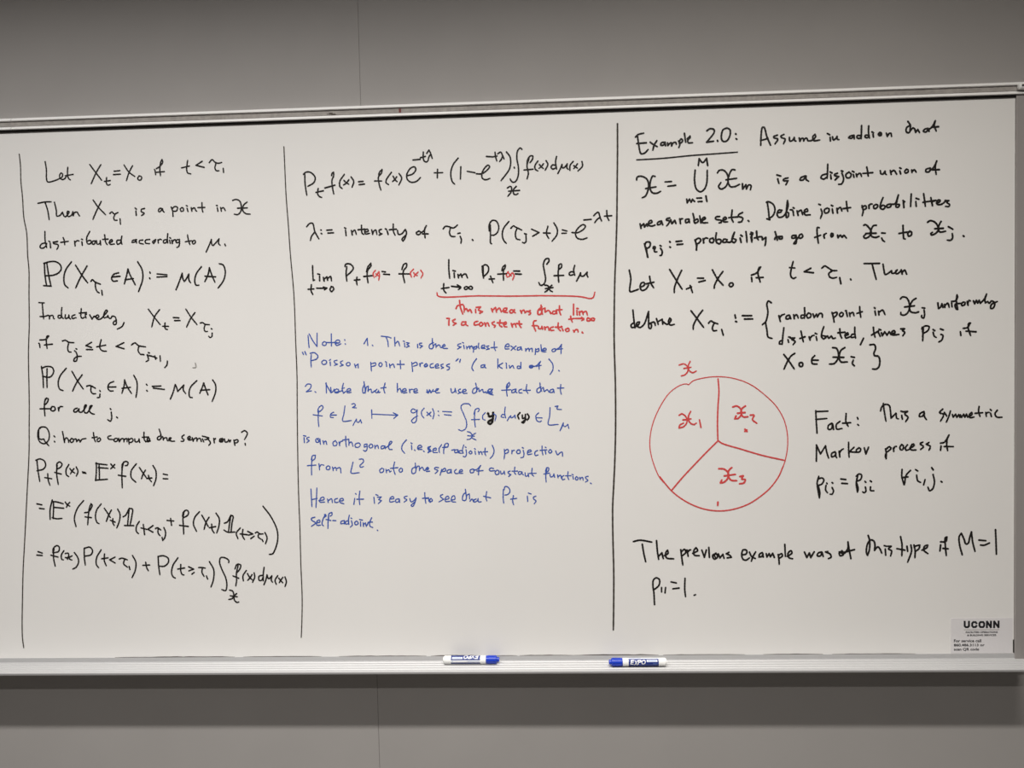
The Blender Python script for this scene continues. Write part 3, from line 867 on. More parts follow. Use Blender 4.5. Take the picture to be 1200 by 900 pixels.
-35,1498 -45,1495 -47,1478 -38,1452
-53,1476 -30,1475
-25,1472 -24,1462 -14,1463 -10,1472 -7,1460
1,1469 4,1457
3,1464 16,1469 21,1454
40,1468 28,1464 28,1454 42,1453
62,1485 61,1463 71,1450
49,1467 74,1466
79,1460 83,1450
75,1470 79,1468
104,1460 93,1456 98,1447 108,1449 108,1459 103,1462
128,1451 131,1444 138,1454 146,1453 149,1444
166,1442 169,1439
@handwritten_line|blue handwritten line starting with Note and a colon
main|b|1.33
-1055,1455 -1054,1429 -1052,1401
-1050,1462 -1033,1429 -1016,1405
-1014,1465 -1016,1408
-982,1427 -991,1420 -990,1411 -977,1410 -974,1422 -983,1427
-950,1460 -951,1406
-971,1422 -925,1421
-933,1416 -913,1422 -915,1431 -927,1431 -934,1419 -928,1408 -908,1415
-891,1433 -889,1430
-889,1415 -887,1412
-804,1413 -789,1437
-789,1436 -787,1405
-767,1406 -764,1403
-726,1445 -692,1440 -682,1436
-703,1439 -697,1421 -695,1398
-666,1438 -665,1400
-664,1410 -651,1420 -644,1400
-622,1412 -621,1395
-627,1421 -622,1419
-613,1414 -601,1411 -611,1405 -601,1398 -614,1393
-564,1405 -563,1390
-545,1410 -556,1408 -554,1402 -542,1397 -553,1389
-497,1429 -497,1409 -493,1391
-493,1411 -510,1402 -511,1387 -498,1385 -490,1401 -482,1406 -482,1389
-480,1394 -467,1401 -460,1388 -450,1393 -441,1395 -444,1403 -453,1395 -450,1386 -430,1384
-371,1404 -384,1400 -384,1394 -370,1389 -386,1380
-358,1396 -356,1381
-363,1409 -358,1406
-346,1391 -344,1380
-343,1385 -333,1393 -331,1380
-331,1385 -323,1393 -317,1380
-313,1390 -316,1365
-313,1385 -300,1392 -301,1382 -313,1377
-291,1404 -293,1387 -289,1379
-280,1384 -265,1387 -266,1395 -278,1392 -279,1382 -263,1380
-247,1391 -257,1389 -252,1383 -245,1378 -258,1375
-222,1408 -222,1380 -217,1370
-237,1383 -210,1384
-174,1387 -157,1386 -159,1398 -172,1392 -174,1377 -157,1376
-149,1389 -139,1381 -129,1371
-126,1388 -139,1378 -148,1370
-106,1383 -119,1380 -120,1370 -108,1373 -104,1383 -100,1369
-84,1375 -83,1363
-81,1370 -71,1377 -68,1364
-66,1372 -56,1376 -54,1361
-40,1374 -42,1349
-39,1369 -26,1375 -26,1363 -40,1361
-16,1391 -14,1363
-9,1366 7,1368 4,1375 -7,1372 -10,1361 6,1359
42,1372 32,1367 34,1360 47,1362 48,1372 42,1372
47,1367 64,1376 75,1391 73,1379 72,1349
52,1369 79,1371
@handwritten_line|blue handwritten line with words in quotation marks
main|b|1.33
-1083,1381 -1078,1371
-1072,1384 -1066,1369
-1043,1370 -1046,1342 -1045,1314
-1048,1376 -1029,1378 -1013,1362 -1020,1350 -1043,1343
-987,1344 -997,1336 -992,1325 -977,1328 -976,1340 -987,1344
-959,1335 -958,1319
-962,1342 -957,1346
-928,1342 -941,1338 -938,1330 -926,1324 -940,1319
-902,1339 -912,1334 -911,1327 -900,1320 -915,1315
-879,1331 -887,1324 -882,1316 -870,1319 -871,1330 -880,1331
-849,1323 -844,1307
-844,1315 -833,1323 -833,1306
-776,1329 -774,1291
-772,1324 -754,1326 -755,1316 -772,1311
-736,1326 -740,1316 -732,1309 -725,1318 -730,1327 -737,1326
-706,1323 -705,1310
-710,1331 -706,1329
-692,1320 -690,1304
-690,1312 -675,1319 -670,1304
-643,1334 -643,1298
-657,1318 -626,1317
-592,1325 -589,1285
-588,1320 -572,1325 -567,1315 -585,1308
-557,1319 -555,1307
-556,1312 -549,1322 -543,1321
-527,1319 -534,1311 -530,1304 -521,1310 -527,1319
-532,1316 -537,1309 -532,1304 -523,1314 -529,1317
-497,1318 -510,1313 -508,1301 -494,1301
-488,1305 -472,1309 -475,1316 -486,1311 -486,1299 -470,1299
-452,1315 -462,1311 -460,1305 -450,1300 -460,1295
-423,1315 -437,1309 -434,1304 -423,1300 -427,1291 -435,1288
-384,1337 -394,1328
-374,1334 -378,1322
-302,1336 -318,1314 -324,1294 -317,1282
-269,1308 -282,1305 -283,1296 -271,1298 -266,1308 -266,1296 -261,1294
-208,1332 -209,1292
-187,1314 -204,1302 -189,1290
-171,1306 -170,1291
-173,1314 -170,1311
-158,1303 -155,1291 -143,1302 -138,1290
-106,1315 -107,1288
-108,1297 -120,1299 -123,1290 -113,1288 -107,1295
-55,1301 -68,1299 -68,1291 -55,1291 -51,1299
-68,1295 -40,1298 -19,1318 -25,1306 -26,1283
-38,1296 -17,1300
18,1327 34,1304 34,1279 22,1259
60,1276 63,1273
@handwritten_line|blue handwritten line starting with the number 2
main|b|1.33
-1075,1228 -1065,1238 -1049,1235 -1052,1220 -1071,1204 -1048,1207
-1032,1204 -1028,1200
-980,1242 -980,1219 -980,1196
-982,1239 -960,1198
-960,1221 -958,1198 -950,1203 -944,1213
-933,1214 -942,1208 -940,1198 -927,1197 -925,1210 -934,1214
-942,1198 -909,1205
-902,1238 -908,1212 -903,1194 -893,1202
-909,1215 -898,1218
-888,1202 -870,1206 -873,1214 -885,1211 -886,1197 -868,1197
-809,1243 -805,1215 -805,1192
-808,1231 -816,1210 -814,1193 -805,1197 -798,1220 -790,1223 -792,1200
-790,1205 -779,1210 -775,1194 -762,1202
-752,1209 -760,1199 -752,1193 -744,1204 -745,1194 -737,1196
-714,1236 -721,1209 -716,1191
-734,1214 -711,1216
-659,1233 -660,1195
-660,1202 -647,1210 -642,1192
-637,1197 -619,1201 -624,1209 -636,1204 -635,1191 -617,1192
-606,1206 -604,1191
-605,1199 -597,1206 -590,1205
-586,1196 -570,1200 -574,1208 -585,1203 -584,1190 -568,1191
-527,1202 -522,1187 -514,1199 -510,1189
-529,1192 -521,1189 -516,1202 -508,1189 -499,1202
-498,1194 -480,1199 -475,1206 -485,1204 -488,1189 -470,1188
-420,1205 -416,1187 -404,1192 -401,1205 -397,1187
-378,1202 -387,1197 -384,1191 -376,1187 -389,1182
-371,1189 -353,1194 -355,1201 -367,1196 -366,1184 -348,1183
-309,1228 -305,1205 -305,1188
-302,1208 -320,1201 -323,1183 -310,1185 -302,1200 -296,1205 -294,1190
-292,1190 -279,1199 -275,1185 -264,1189
-257,1189 -242,1189 -234,1199 -249,1199 -257,1189 -250,1179 -232,1173
-265,1184 -252,1182 -239,1194 -237,1181 -252,1184
-173,1203 -170,1218 -160,1227 -157,1218 -166,1205
-167,1218 -172,1193 -170,1167
-194,1193 -153,1195
-134,1197 -148,1192 -149,1182 -137,1184 -130,1197 -131,1184 -126,1181
-105,1196 -117,1192 -117,1181 -103,1180
-82,1216 -85,1191 -78,1178
-98,1191 -67,1191
-24,1222 -22,1200 -17,1185
-19,1205 -37,1195 -36,1180 -25,1182 -17,1197 -9,1202 -7,1187
-5,1184 8,1192 15,1181
33,1194 21,1190 20,1180 32,1181 36,1191 38,1178
68,1213 66,1188 70,1170
53,1198 81,1198
@handwritten_line|blue formula with an arrow and two black overwritten letters
main|b|1.26
-1022,1114 -1017,1131 -1003,1141 -997,1134 -1004,1121 -1021,1111
-1018,1119 -1021,1083 -1019,1046
-1043,1100 -1002,1094
-950,1110 -963,1102 -965,1088 -952,1086
-964,1097 -938,1097
-898,1137 -904,1101 -910,1070 -871,1071
-867,1144 -856,1147 -851,1138 -865,1129 -847,1127
-864,1049 -854,1067 -848,1077 -846,1064 -838,1063 -830,1074 -825,1059
-778,1117 -778,1079
-778,1098 -665,1091
-681,1102 -661,1092 -679,1077
-580,1113 -593,1118 -601,1108 -594,1100 -579,1105 -573,1114 -576,1090 -580,1062 -592,1055 -600,1065 -584,1080 -571,1087
-542,1120 -554,1105 -552,1087 -544,1077
-530,1102 -512,1084
-512,1102 -530,1087
-517,1095 -531,1088
-504,1117 -498,1096 -504,1072
-480,1106 -477,1104
-479,1088 -476,1086
-459,1104 -419,1101
-452,1090 -422,1086
-334,1126 -339,1134 -365,1136 -377,1124 -366,1091 -354,1056 -357,1028 -375,1016 -390,1022
-320,1090 -312,1111 -297,1114 -297,1105 -302,1100
-315,1103 -318,1070 -315,1032
-331,1065 -295,1066
-269,1095 -281,1082 -280,1067 -270,1062
-231,1089 -222,1081 -227,1058
-180,1118 -183,1090 -179,1070
-182,1083 -193,1086 -199,1076 -186,1072
-172,1058 -163,1072 -156,1080 -155,1070 -147,1072 -138,1082 -136,1069
-32,1090 -44,1078 -42,1058 -30,1050 -20,1054
-44,1069 -17,1067
19,1112 16,1074 10,1038 53,1037
41,1117 54,1119 49,1106 69,1103
61,1010 70,1030 76,1044
61,1009 70,1026 76,1042 76,1031 85,1027 96,1037 100,1018
-351,1012 -337,1007 -330,992 -340,979 -353,977
-314,1005 -330,994 -330,984 -313,974
-350,994 -320,991
sub:black_letter|k|2.67
-257,1092 -251,1077 -239,1081
-234,1094 -236,1069 -242,1048 -253,1045 -257,1053 -237,1066
sub:black_letter|k|1.93
-115,1092 -125,1079 -120,1064
-105,1081 -103,1066 -93,1071
-91,1084 -94,1056 -101,1046 -107,1049 -88,1063
-82,1086 -75,1073 -83,1058
@handwritten_line|blue handwritten line starting with is an orthogonal
main|b|1.33
-1088,998 -1087,975
-1090,1007 -1079,1004
-1065,999 -1075,996 -1074,989 -1065,984 -1076,975
-1021,993 -1034,990 -1033,976 -1021,978 -1016,991 -1015,970 -1014,966
-1026,988 -1021,980
-1003,983 -999,967
-999,975 -990,981 -986,965
-946,982 -957,974 -955,960 -943,960 -939,971 -947,982
-930,976 -927,959
-927,969 -921,978 -913,979
-899,1001 -899,973 -897,953
-913,984 -887,987
-885,988 -885,960
-885,968 -874,975 -867,955
-842,970 -856,965 -857,953 -844,950 -834,959 -837,968 -844,969
-803,964 -815,962 -816,951 -803,956 -803,962 -804,941 -811,932 -820,936
-787,964 -795,954 -789,946 -778,951 -779,961 -788,964
-769,958 -767,943
-767,951 -756,958 -752,943
-728,955 -739,953 -739,942 -728,945 -723,955 -721,942
-721,945 -700,960 -690,972 -697,975 -706,955 -703,939 -690,938
-625,980 -643,959 -647,938 -635,920
-603,955 -602,937
-605,966 -600,963
-590,935 -588,932
-575,942 -557,947 -561,955 -573,951 -575,938 -556,936
-550,929 -547,926
-521,946 -530,943 -519,934 -528,926
-517,949 -530,944 -529,936 -515,928 -530,921
-507,931 -492,933 -493,941 -505,937 -507,923 -487,921
-468,956 -480,936 -478,920
-456,950 -450,960 -438,960 -441,945 -458,943
-454,953 -459,930 -459,915
-464,943 -446,945
-423,930 -410,933
-398,932 -409,930 -409,919 -398,921 -395,932 -393,918
-369,952 -375,929 -372,916
-375,926 -387,928 -390,918 -377,916
-359,931 -357,913 -364,899 -372,902
-362,944 -358,941
-339,926 -346,918 -340,912 -332,918 -338,926
-319,925 -317,910
-321,936 -317,933
-304,923 -301,910
-301,916 -292,922 -287,908
-273,937 -275,914 -271,904
-283,920 -263,921
-241,949 -234,926 -240,904 -252,891
-188,931 -187,910 -190,888
-187,923 -173,930 -170,918 -187,910
-154,925 -155,910
-155,918 -148,925 -143,925
-126,927 -134,920 -129,910 -118,914 -121,927 -128,927
-104,924 -101,909 -105,894 -115,892
-108,937 -103,934
-86,914 -68,920 -72,926 -84,921 -84,906 -66,908
-40,923 -52,916 -51,901 -38,903
-20,943 -20,918 -17,903
-30,923 0,925
-6,920 -4,907
-6,937 -3,935
15,926 8,917 15,910 23,917 17,926
40,919 48,902 60,912 68,914 70,896
@handwritten_line|blue handwritten line starting with the word from
main|b|1.33
-1058,898 -1052,915 -1039,918 -1042,902 -1055,892
-1055,903 -1058,869 -1059,829
-1077,871 -1038,873
-1024,879 -1022,851
-1021,864 -1014,874 -1002,872
-981,869 -991,863 -989,852 -976,854 -975,865 -982,869
-963,863 -960,847
-959,855 -950,862 -945,847
-945,855 -929,860 -925,836
-869,884 -875,861 -879,835 -842,836
-840,896 -825,897 -821,886 -839,866 -834,860 -822,863
-739,854 -749,847 -747,835 -734,838 -731,850 -740,855
-721,849 -719,834
-719,842 -708,847 -704,836 -698,841
-681,881 -687,853 -680,825
-700,853 -667,856
-654,853 -662,845 -657,835 -647,840 -649,852 -656,853
-588,875 -587,852
-587,859 -603,849 -603,829 -590,831 -582,857 -572,862 -570,841
-570,846 -557,856 -549,841 -539,846 -529,848 -532,856 -541,848 -539,837 -524,838
-538,848 -530,851 -533,843
-484,853 -499,854 -502,848 -487,840 -500,827
-470,845 -478,819
-469,840 -456,850 -452,839 -471,834
-433,844 -445,839 -445,829 -433,830 -428,844 -427,828
-405,844 -413,836 -409,826 -396,826
-392,832 -377,836 -380,843 -390,838 -391,827 -376,826
-331,845 -343,839 -340,828 -328,830 -326,843 -332,845
-328,840 -313,842 -295,860 -303,845 -306,818
-313,835 -285,837
-238,845 -249,848 -257,842 -253,835 -232,836
-222,838 -232,828 -226,818 -214,823 -216,836 -223,838
-207,833 -204,820 -194,825 -191,833 -188,818
-164,833 -174,829 -171,822 -161,817 -171,809
-143,850 -145,825 -139,817
-156,832 -131,832
-112,828 -125,829 -129,821 -121,817 -111,825 -111,819 -105,815
-98,824 -96,809 -86,811 -84,821 -82,806
-66,844 -68,818 -60,808
-78,821 -49,821
-7,830 -1,845 7,845 5,830 -7,823
-1,840 -6,812 -5,781
-15,817 10,821
13,815 15,804 26,807 30,817 33,802
46,812 48,799
48,804 59,811 63,797
74,809 66,804 67,791 78,793
93,826 91,803 96,790
81,808 106,808
114,805 116,793
110,814 115,812
129,803 124,795 131,788 137,796 130,804
144,800 146,790
146,795 156,800 159,787
181,804 169,801 172,794 180,786 169,779
191,774 195,771
@handwritten_line|blue handwritten line starting with the word Hence
main|b|1.33
-1064,765 -1063,725 -1062,685
-1037,769 -1040,725 -1044,681
-1063,717 -1037,722
-1030,712 -1006,717 -1007,727 -1020,724 -1025,706 -1004,705
-990,719 -987,703
-987,711 -972,720 -968,702
-945,721 -957,716 -956,703 -942,704
-937,709 -918,712 -921,721 -933,717 -934,704 -916,696
-866,720 -871,693
-862,742 -859,739
-842,753 -846,722 -844,691
-857,716 -826,716
-779,724 -777,696
-770,736 -760,732
-763,724 -745,725 -758,713 -745,708 -760,695
-707,715 -689,717 -692,726 -705,720 -707,702 -687,704
-668,715 -680,712 -680,700 -668,702 -664,714 -663,699
-629,727 -642,723 -641,717 -630,711 -643,700
-617,716 -612,701 -599,706 -588,719 -594,698 -605,680 -612,684 -594,701
-549,741 -548,713 -545,693
-560,716 -532,718
-522,715 -532,705 -525,697
-544,715 -533,715 -531,708
-522,715 -528,707 -522,700 -515,707 -521,715
-468,732 -479,727 -477,720 -464,711 -486,699
-457,709 -441,714 -444,724 -455,719 -457,701 -436,701
-431,706 -414,711 -417,726 -427,721 -429,701 -411,697
-366,754 -364,736 -362,715
-364,741 -377,728 -379,705 -366,705 -359,728 -349,733 -348,710
-347,700 -337,710 -331,697 -329,707
-319,710 -329,705 -327,696 -314,702 -310,712 -309,697 -296,697
-271,742 -275,714 -271,701
-285,722 -254,714
-196,751 -198,718 -196,690
-193,749 -188,764 -173,759 -167,741 -178,728 -191,726
-152,723 -156,697 -152,682
-165,707 -138,710
-90,719 -89,696
-85,733 -73,729
-52,719 -63,714 -62,706 -52,698 -60,685
@handwritten_line|short blue line at foot of middle column
main|b|1.41
-1050,637 -1066,632 -1065,624 -1048,611 -1067,596
-1043,611 -1028,615 -1029,624 -1040,620 -1042,601 -1025,601
-1006,642 -1001,649 -1014,626 -1018,603 -1012,598
-1006,649 -998,644 -1010,634
-988,626 -985,652 -972,658 -972,646 -980,641
-988,641 -991,610 -992,585
-999,626 -978,621
-969,621 -955,620
-918,620 -930,617 -933,606 -921,607
-916,620 -917,605
-893,644 -898,620 -896,602
-896,617 -908,617 -912,605 -898,605
-884,619 -881,599 -890,590
-886,631 -882,629
-862,617 -870,609 -865,600 -854,605 -857,615 -863,617
-843,614 -843,594
-847,624 -834,621
-831,609 -830,593
-830,601 -821,608 -817,593
-808,611 -813,598
-792,631 -802,608 -800,593 -788,587
-808,611 -789,612
-768,575 -766,573
@handwritten_line|black heading at top of right column
main|k|2.02
413,2283 423,2293 448,2299
422,2285 427,2246 436,2211 451,2213 467,2228
418,2255 459,2257
476,2259 489,2249 506,2239
505,2265 493,2246 487,2225
540,2257 525,2255 521,2245 533,2245 541,2257 542,2242
551,2254 552,2242 560,2251 567,2254 568,2240 574,2252 585,2255 589,2246
599,2260 604,2247 599,2232
600,2257 611,2269 616,2259 601,2248
624,2292 629,2254
636,2268 648,2280 648,2273 638,2263 640,2251 658,2251
721,2300 734,2308 751,2304 751,2291 719,2251 748,2254
765,2257 767,2253
807,2309 790,2302 782,2273 787,2254 804,2253 819,2277 819,2301 807,2309
843,2283 845,2281
845,2262 848,2259
950,2230 952,2271 958,2306 965,2306 977,2265 992,2229
952,2251 981,2258
1021,2271 1005,2265 1007,2260 1023,2254 1011,2234
1049,2273 1036,2266 1039,2260 1054,2253 1047,2233
1072,2260 1074,2244 1085,2246 1093,2259 1095,2245 1100,2243
1114,2256 1117,2242 1123,2253 1130,2254 1133,2243 1138,2252 1146,2254 1151,2243 1170,2245 1184,2260 1181,2269 1172,2260 1175,2243 1201,2244
1245,2254 1246,2239
1233,2271 1243,2265
1255,2256 1258,2243 1269,2248 1274,2257 1276,2245 1282,2243
1346,2260 1329,2256 1323,2250 1334,2247 1346,2258 1347,2245
1378,2300 1377,2271 1376,2244
1376,2256 1361,2258 1358,2250 1367,2245 1376,2250
1408,2297 1407,2270 1411,2246
1407,2257 1394,2258 1392,2251 1401,2247 1408,2252
1426,2261 1428,2249
1422,2271 1428,2267
1449,2262 1454,2268 1461,2265 1461,2256 1453,2254 1448,2261 1455,2264 1457,2259 1452,2258
1482,2264 1486,2250 1494,2262 1501,2263 1504,2250
1573,2310 1583,2293 1581,2274
1583,2294 1567,2284 1566,2267 1575,2262 1585,2273
1585,2273 1593,2282 1600,2279 1605,2263 1614,2275 1621,2262
1658,2278 1645,2276 1637,2267 1647,2263 1659,2275 1661,2266
1659,2273 1673,2283 1687,2309 1683,2290 1691,2266
1671,2283 1701,2284
@underline|black underline below the heading
main|k|1.61
417,2185 529,2188 652,2196 750,2200 850,2204
@handwritten_line|black line with a big union sign in right column
main|k|2.02
415,2099 418,2111 435,2114 457,2103 466,2083 464,2054 451,2027 438,2021
495,2111 485,2113 474,2088 473,2058 483,2041 503,2039 518,2046
454,2060 498,2066
538,2086 565,2087
550,2067 583,2070
682,2152 686,2181 701,2164 718,2182 722,2151
668,2133 665,2087 672,2052 689,2039 706,2049 717,2075 720,2131
630,2009 632,1993 642,2009 649,1995 655,2008 664,1998
674,2012 694,2012
679,1997 696,1997
713,2020 717,1997
764,2118 771,2128 788,2129 805,2112 809,2082 797,2056 777,2048 768,2059 778,2076
839,2128 827,2130 812,2102 809,2077 819,2057 838,2057 858,2066
800,2087 845,2092
870,2068 871,2045 885,2063 887,2045 897,2062 907,2059 904,2041
1021,2084 1026,2065
1018,2101 1034,2096
1065,2087 1048,2083 1045,2076 1065,2075 1056,2058
1137,2093 1120,2086 1116,2076 1128,2076 1142,2092 1142,2078 1152,2070
1234,2140 1233,2107 1231,2080
1229,2099 1210,2093 1205,2083 1217,2077 1231,2087
1246,2094 1248,2077
1244,2107 1252,2102
1275,2100 1263,2096 1263,2091 1280,2086 1265,2072
1294,2100 1301,2075 1292,2054 1280,2053
1292,2110 1298,2108
1324,2104 1311,2094 1313,2081 1327,2080 1333,2094 1323,2104
1342,2093 1345,2081
1338,2107 1345,2103
1354,2095 1357,2083
1357,2090 1371,2097 1377,2083
1399,2123 1403,2101 1405,2084
1383,2096 1424,2098
1456,2105 1459,2092 1466,2090 1476,2103 1477,2092 1482,2088
1498,2105 1502,2088
1502,2098 1513,2105 1525,2088
1538,2102 1542,2089
1538,2115 1543,2112
1567,2108 1559,2101 1562,2092 1573,2096 1573,2105 1565,2108
1588,2104 1589,2093
1589,2095 1599,2105 1607,2094
1666,2110 1649,2105 1647,2096 1661,2094 1668,2107
1663,2098 1680,2112 1693,2139 1687,2116 1691,2082
1675,2102 1704,2102
@handwritten_line|black handwritten line starting with measurable sets
main|k|2.02
427,1908 431,1889
431,1898 443,1908 446,1894 456,1907 459,1897
464,1907 479,1914 475,1922 466,1917 464,1902 478,1897 491,1901
516,1918 503,1911 503,1902 515,1905 520,1918 525,1901
556,1930 543,1927 541,1921 555,1917 550,1905 542,1896
560,1922 565,1905 577,1919 582,1906
599,1925 602,1904
600,1918 607,1925 612,1925
636,1923 624,1920 625,1908 636,1911 639,1922 641,1908
656,1946 661,1924 663,1905 678,1911 675,1922 663,1916
685,1935 690,1905
693,1913 710,1924 705,1929 695,1920 697,1906 719,1905
771,1930 754,1928 754,1919 777,1913 778,1905 768,1902
783,1913 800,1919 795,1927 786,1920 788,1907 805,1906
825,1956 822,1921 829,1904
810,1924 849,1926
869,1944 852,1935 852,1929 870,1920 864,1905 851,1903
893,1909 897,1905
972,1985 979,1988 1001,1975 1008,1953 1000,1928 978,1912
976,1983 981,1944 984,1909
973,1914 986,1910
1020,1938 1034,1942 1038,1949 1025,1950 1017,1933 1025,1919 1046,1925 1064,1966 1062,1990 1059,1966 1057,1917 1063,1919 1066,1936 1059,1941
1073,1950 1083,1948 1088,1925
1086,1959 1090,1956
1102,1945 1107,1925
1107,1940 1119,1947 1126,1927
1131,1937 1148,1943 1144,1952 1134,1944 1136,1927 1158,1926
1204,1949 1209,1932 1202,1909
1195,1970 1202,1967
1231,1953 1219,1946 1221,1932 1235,1934 1239,1948 1230,1953
1252,1948 1255,1930
1248,1964 1254,1961
1272,1950 1274,1930
1274,1945 1286,1954 1293,1938
1312,1978 1315,1953 1318,1936
1298,1948 1330,1952
1378,1959 1383,1937 1379,1916
1378,1951 1392,1958 1397,1948 1383,1939
1407,1960 1408,1946
1407,1955 1414,1964 1421,1964
1438,1962 1428,1957 1429,1945 1440,1947 1445,1959 1437,1962
1467,1990 1457,1964 1455,1947 1467,1940 1476,1951 1467,1958 1458,1951
1500,1962 1484,1958 1484,1948 1498,1950 1503,1960 1517,1962 1532,2000 1525,1971 1522,1949 1532,1948 1536,1959 1525,1959
1553,1968 1555,1945
1551,1975 1558,1970
1586,2002 1583,1949
1605,1969 1607,1949
1606,1983 1618,1979
1638,2002 1642,1973 1645,1948
1635,1965 1687,1972
1668,1984 1675,1950
1675,1967 1689,1972
1692,1961 1706,1966 1707,1973 1696,1971 1694,1956 1711,1954 1728,1965
1728,1970 1744,1969 1735,1962 1747,1952 1744,1944 1730,1945
@handwritten_line|black handwritten line about probability in right column
main|k|2.10
445,1821 450,1799 459,1762
446,1816 453,1828 469,1826 467,1808 452,1799
452,1804 457,1764
482,1800 484,1808 492,1805 487,1793 489,1785 498,1785
514,1800 521,1787 518,1770 511,1768
512,1812 517,1809
554,1828 556,1825
554,1805 557,1803
582,1827 606,1829
586,1814 610,1815
663,1832 669,1813 670,1787
664,1830 679,1839 689,1832 679,1817 667,1815
672,1812 669,1788
699,1836 701,1818
700,1831 709,1839 719,1837
741,1838 728,1833 728,1821 740,1818 745,1830 738,1838
756,1859 753,1840 756,1818
756,1818 770,1812 776,1827 765,1832 753,1825
797,1831 787,1831 784,1819 797,1819 802,1829
802,1819 816,1818 834,1860 826,1843 823,1823 831,1815 841,1827 831,1832
858,1834 862,1816
861,1847 867,1842
883,1861 886,1836 887,1816
904,1838 908,1816
902,1850 912,1848
928,1862 931,1835 935,1825
907,1848 909,1823
905,1858 913,1854
929,1862 931,1832 936,1825
919,1833 951,1837 953,1824 968,1834 967,1812 964,1799
1008,1857 1014,1835 1017,1821
1006,1825 1009,1833 1029,1837
1032,1837 1024,1830 1027,1826 1038,1827 1037,1837 1032,1837
1092,1840 1080,1837 1080,1828 1092,1829 1097,1840 1099,1823 1095,1803 1087,1804 1101,1823 1111,1835
1114,1842 1109,1832 1116,1826 1126,1834 1121,1844 1114,1842
1177,1828 1202,1837
1196,1869 1189,1871 1187,1850 1192,1803
1215,1839 1218,1824
1215,1832 1220,1841 1226,1844
1249,1844 1245,1836 1248,1828 1255,1833 1253,1843 1248,1840 1249,1833
1274,1835 1276,1824 1286,1835 1293,1825 1300,1834 1311,1822
1385,1874 1392,1877 1406,1865 1417,1843 1406,1824 1389,1819 1385,1828 1394,1836
1438,1873 1426,1871 1414,1843 1419,1826 1435,1821 1449,1825
1394,1839 1437,1839
1461,1817 1466,1807 1473,1802
1461,1839 1476,1838
1551,1869 1552,1834 1555,1812 1560,1811
1534,1835 1562,1839 1584,1841
1579,1844 1571,1834 1574,1823 1585,1826 1587,1839 1579,1844
1654,1879 1665,1886 1685,1879 1697,1862 1699,1845 1687,1830 1670,1825 1668,1831 1675,1836
1711,1881 1704,1869 1699,1850 1706,1837 1730,1839
1685,1851 1720,1852
1758,1828 1759,1809 1751,1800 1737,1801
1742,1858 1760,1847
1804,1818 1807,1815
@handwritten_line|black handwritten line starting with Let in right column
main|k|2.02
377,1709 383,1671 379,1615 398,1618 415,1624
423,1632 442,1642 440,1653 428,1650 423,1632 430,1619 447,1623 460,1641
465,1679 470,1649 482,1629
450,1647 483,1653
552,1707 581,1658 605,1620
604,1701 586,1665 572,1626 571,1606
624,1620 646,1629
640,1635 645,1619 650,1604
672,1666 698,1665
678,1649 705,1655
737,1700 758,1661 783,1632
782,1692 763,1666 746,1634 744,1621
814,1642 808,1632 814,1625 825,1630 824,1640 814,1642
905,1663 907,1645
905,1673 927,1682 945,1707 938,1704 933,1680 942,1643
925,1661 955,1662
1084,1727 1076,1696 1073,1666 1083,1654 1095,1658
1068,1701 1091,1699
1159,1696 1131,1682 1170,1676
1206,1695 1219,1704 1236,1694 1251,1684 1270,1683
1249,1681 1236,1672 1239,1657 1253,1651 1269,1654
1282,1652 1287,1626
1328,1645 1330,1641
1386,1710 1451,1709
1420,1707 1430,1667 1437,1641
1466,1705 1470,1680 1475,1661 1487,1665 1502,1677 1504,1665 1516,1667 1526,1679 1519,1672 1523,1662 1536,1669 1543,1679 1547,1661
1548,1669 1557,1678 1566,1659
@handwritten_line|black handwritten line starting with define in right column
main|k|2.02
390,1534 393,1496 398,1456
395,1479 381,1469 383,1458 395,1459 415,1471 418,1481 408,1479 405,1466 420,1457 437,1470 458,1525 458,1500 460,1452 467,1452 469,1470 459,1472
465,1475 482,1479 487,1464
492,1494 499,1469
500,1481 517,1491 519,1469
519,1481 539,1468 556,1488 550,1495 544,1480 551,1465 569,1467
642,1525 668,1490 696,1451
693,1526 673,1500 652,1460 651,1443
718,1469 727,1478 741,1471 757,1465
742,1468 734,1449 738,1436 752,1436
774,1440 781,1415
832,1502 835,1488
834,1474 839,1472
864,1498 904,1497
873,1483 908,1483
989,1551 977,1559 970,1547 974,1512 969,1483 963,1468 950,1457
963,1468 969,1433 974,1403 991,1396
1021,1494 1027,1469
1024,1484 1033,1496 1045,1500
1065,1496 1053,1491 1052,1480 1065,1481 1068,1493 1072,1480
1084,1497 1087,1480
1087,1490 1097,1497 1104,1482
1131,1526 1132,1494 1130,1480
1131,1494 1117,1493 1116,1482 1130,1483
1148,1503 1140,1493 1145,1481 1157,1486 1157,1498 1148,1503
1167,1498 1172,1483 1182,1497 1186,1485 1196,1500 1206,1497 1207,1482
1248,1503 1254,1481 1257,1461
1250,1498 1269,1503 1269,1493 1257,1481
1289,1502 1280,1494 1284,1484 1293,1486 1296,1497 1289,1502
1310,1502 1314,1484
1306,1509 1310,1509
1322,1499 1325,1484
1325,1494 1337,1501 1342,1486
1366,1525 1368,1498 1371,1479
1354,1496 1377,1503
1431,1504 1434,1487
1429,1519 1432,1516
1446,1503 1448,1487
1448,1498 1463,1508 1474,1488
1539,1554 1547,1562 1564,1559 1576,1537 1577,1512 1569,1493 1554,1484 1541,1488 1541,1496
1605,1555 1591,1546 1578,1517 1583,1498 1602,1493 1617,1497
1557,1519 1598,1523
1639,1504 1641,1482 1636,1469 1628,1475 1629,1481
1631,1514 1642,1512
1697,1533 1700,1509 1708,1514 1714,1529 1719,1513
1725,1526 1727,1513
1727,1521 1739,1531 1745,1513
1755,1532 1757,1515
1755,1538 1770,1540 1780,1554 1778,1566 1775,1542 1781,1503 1775,1505 1770,1525 1792,1529
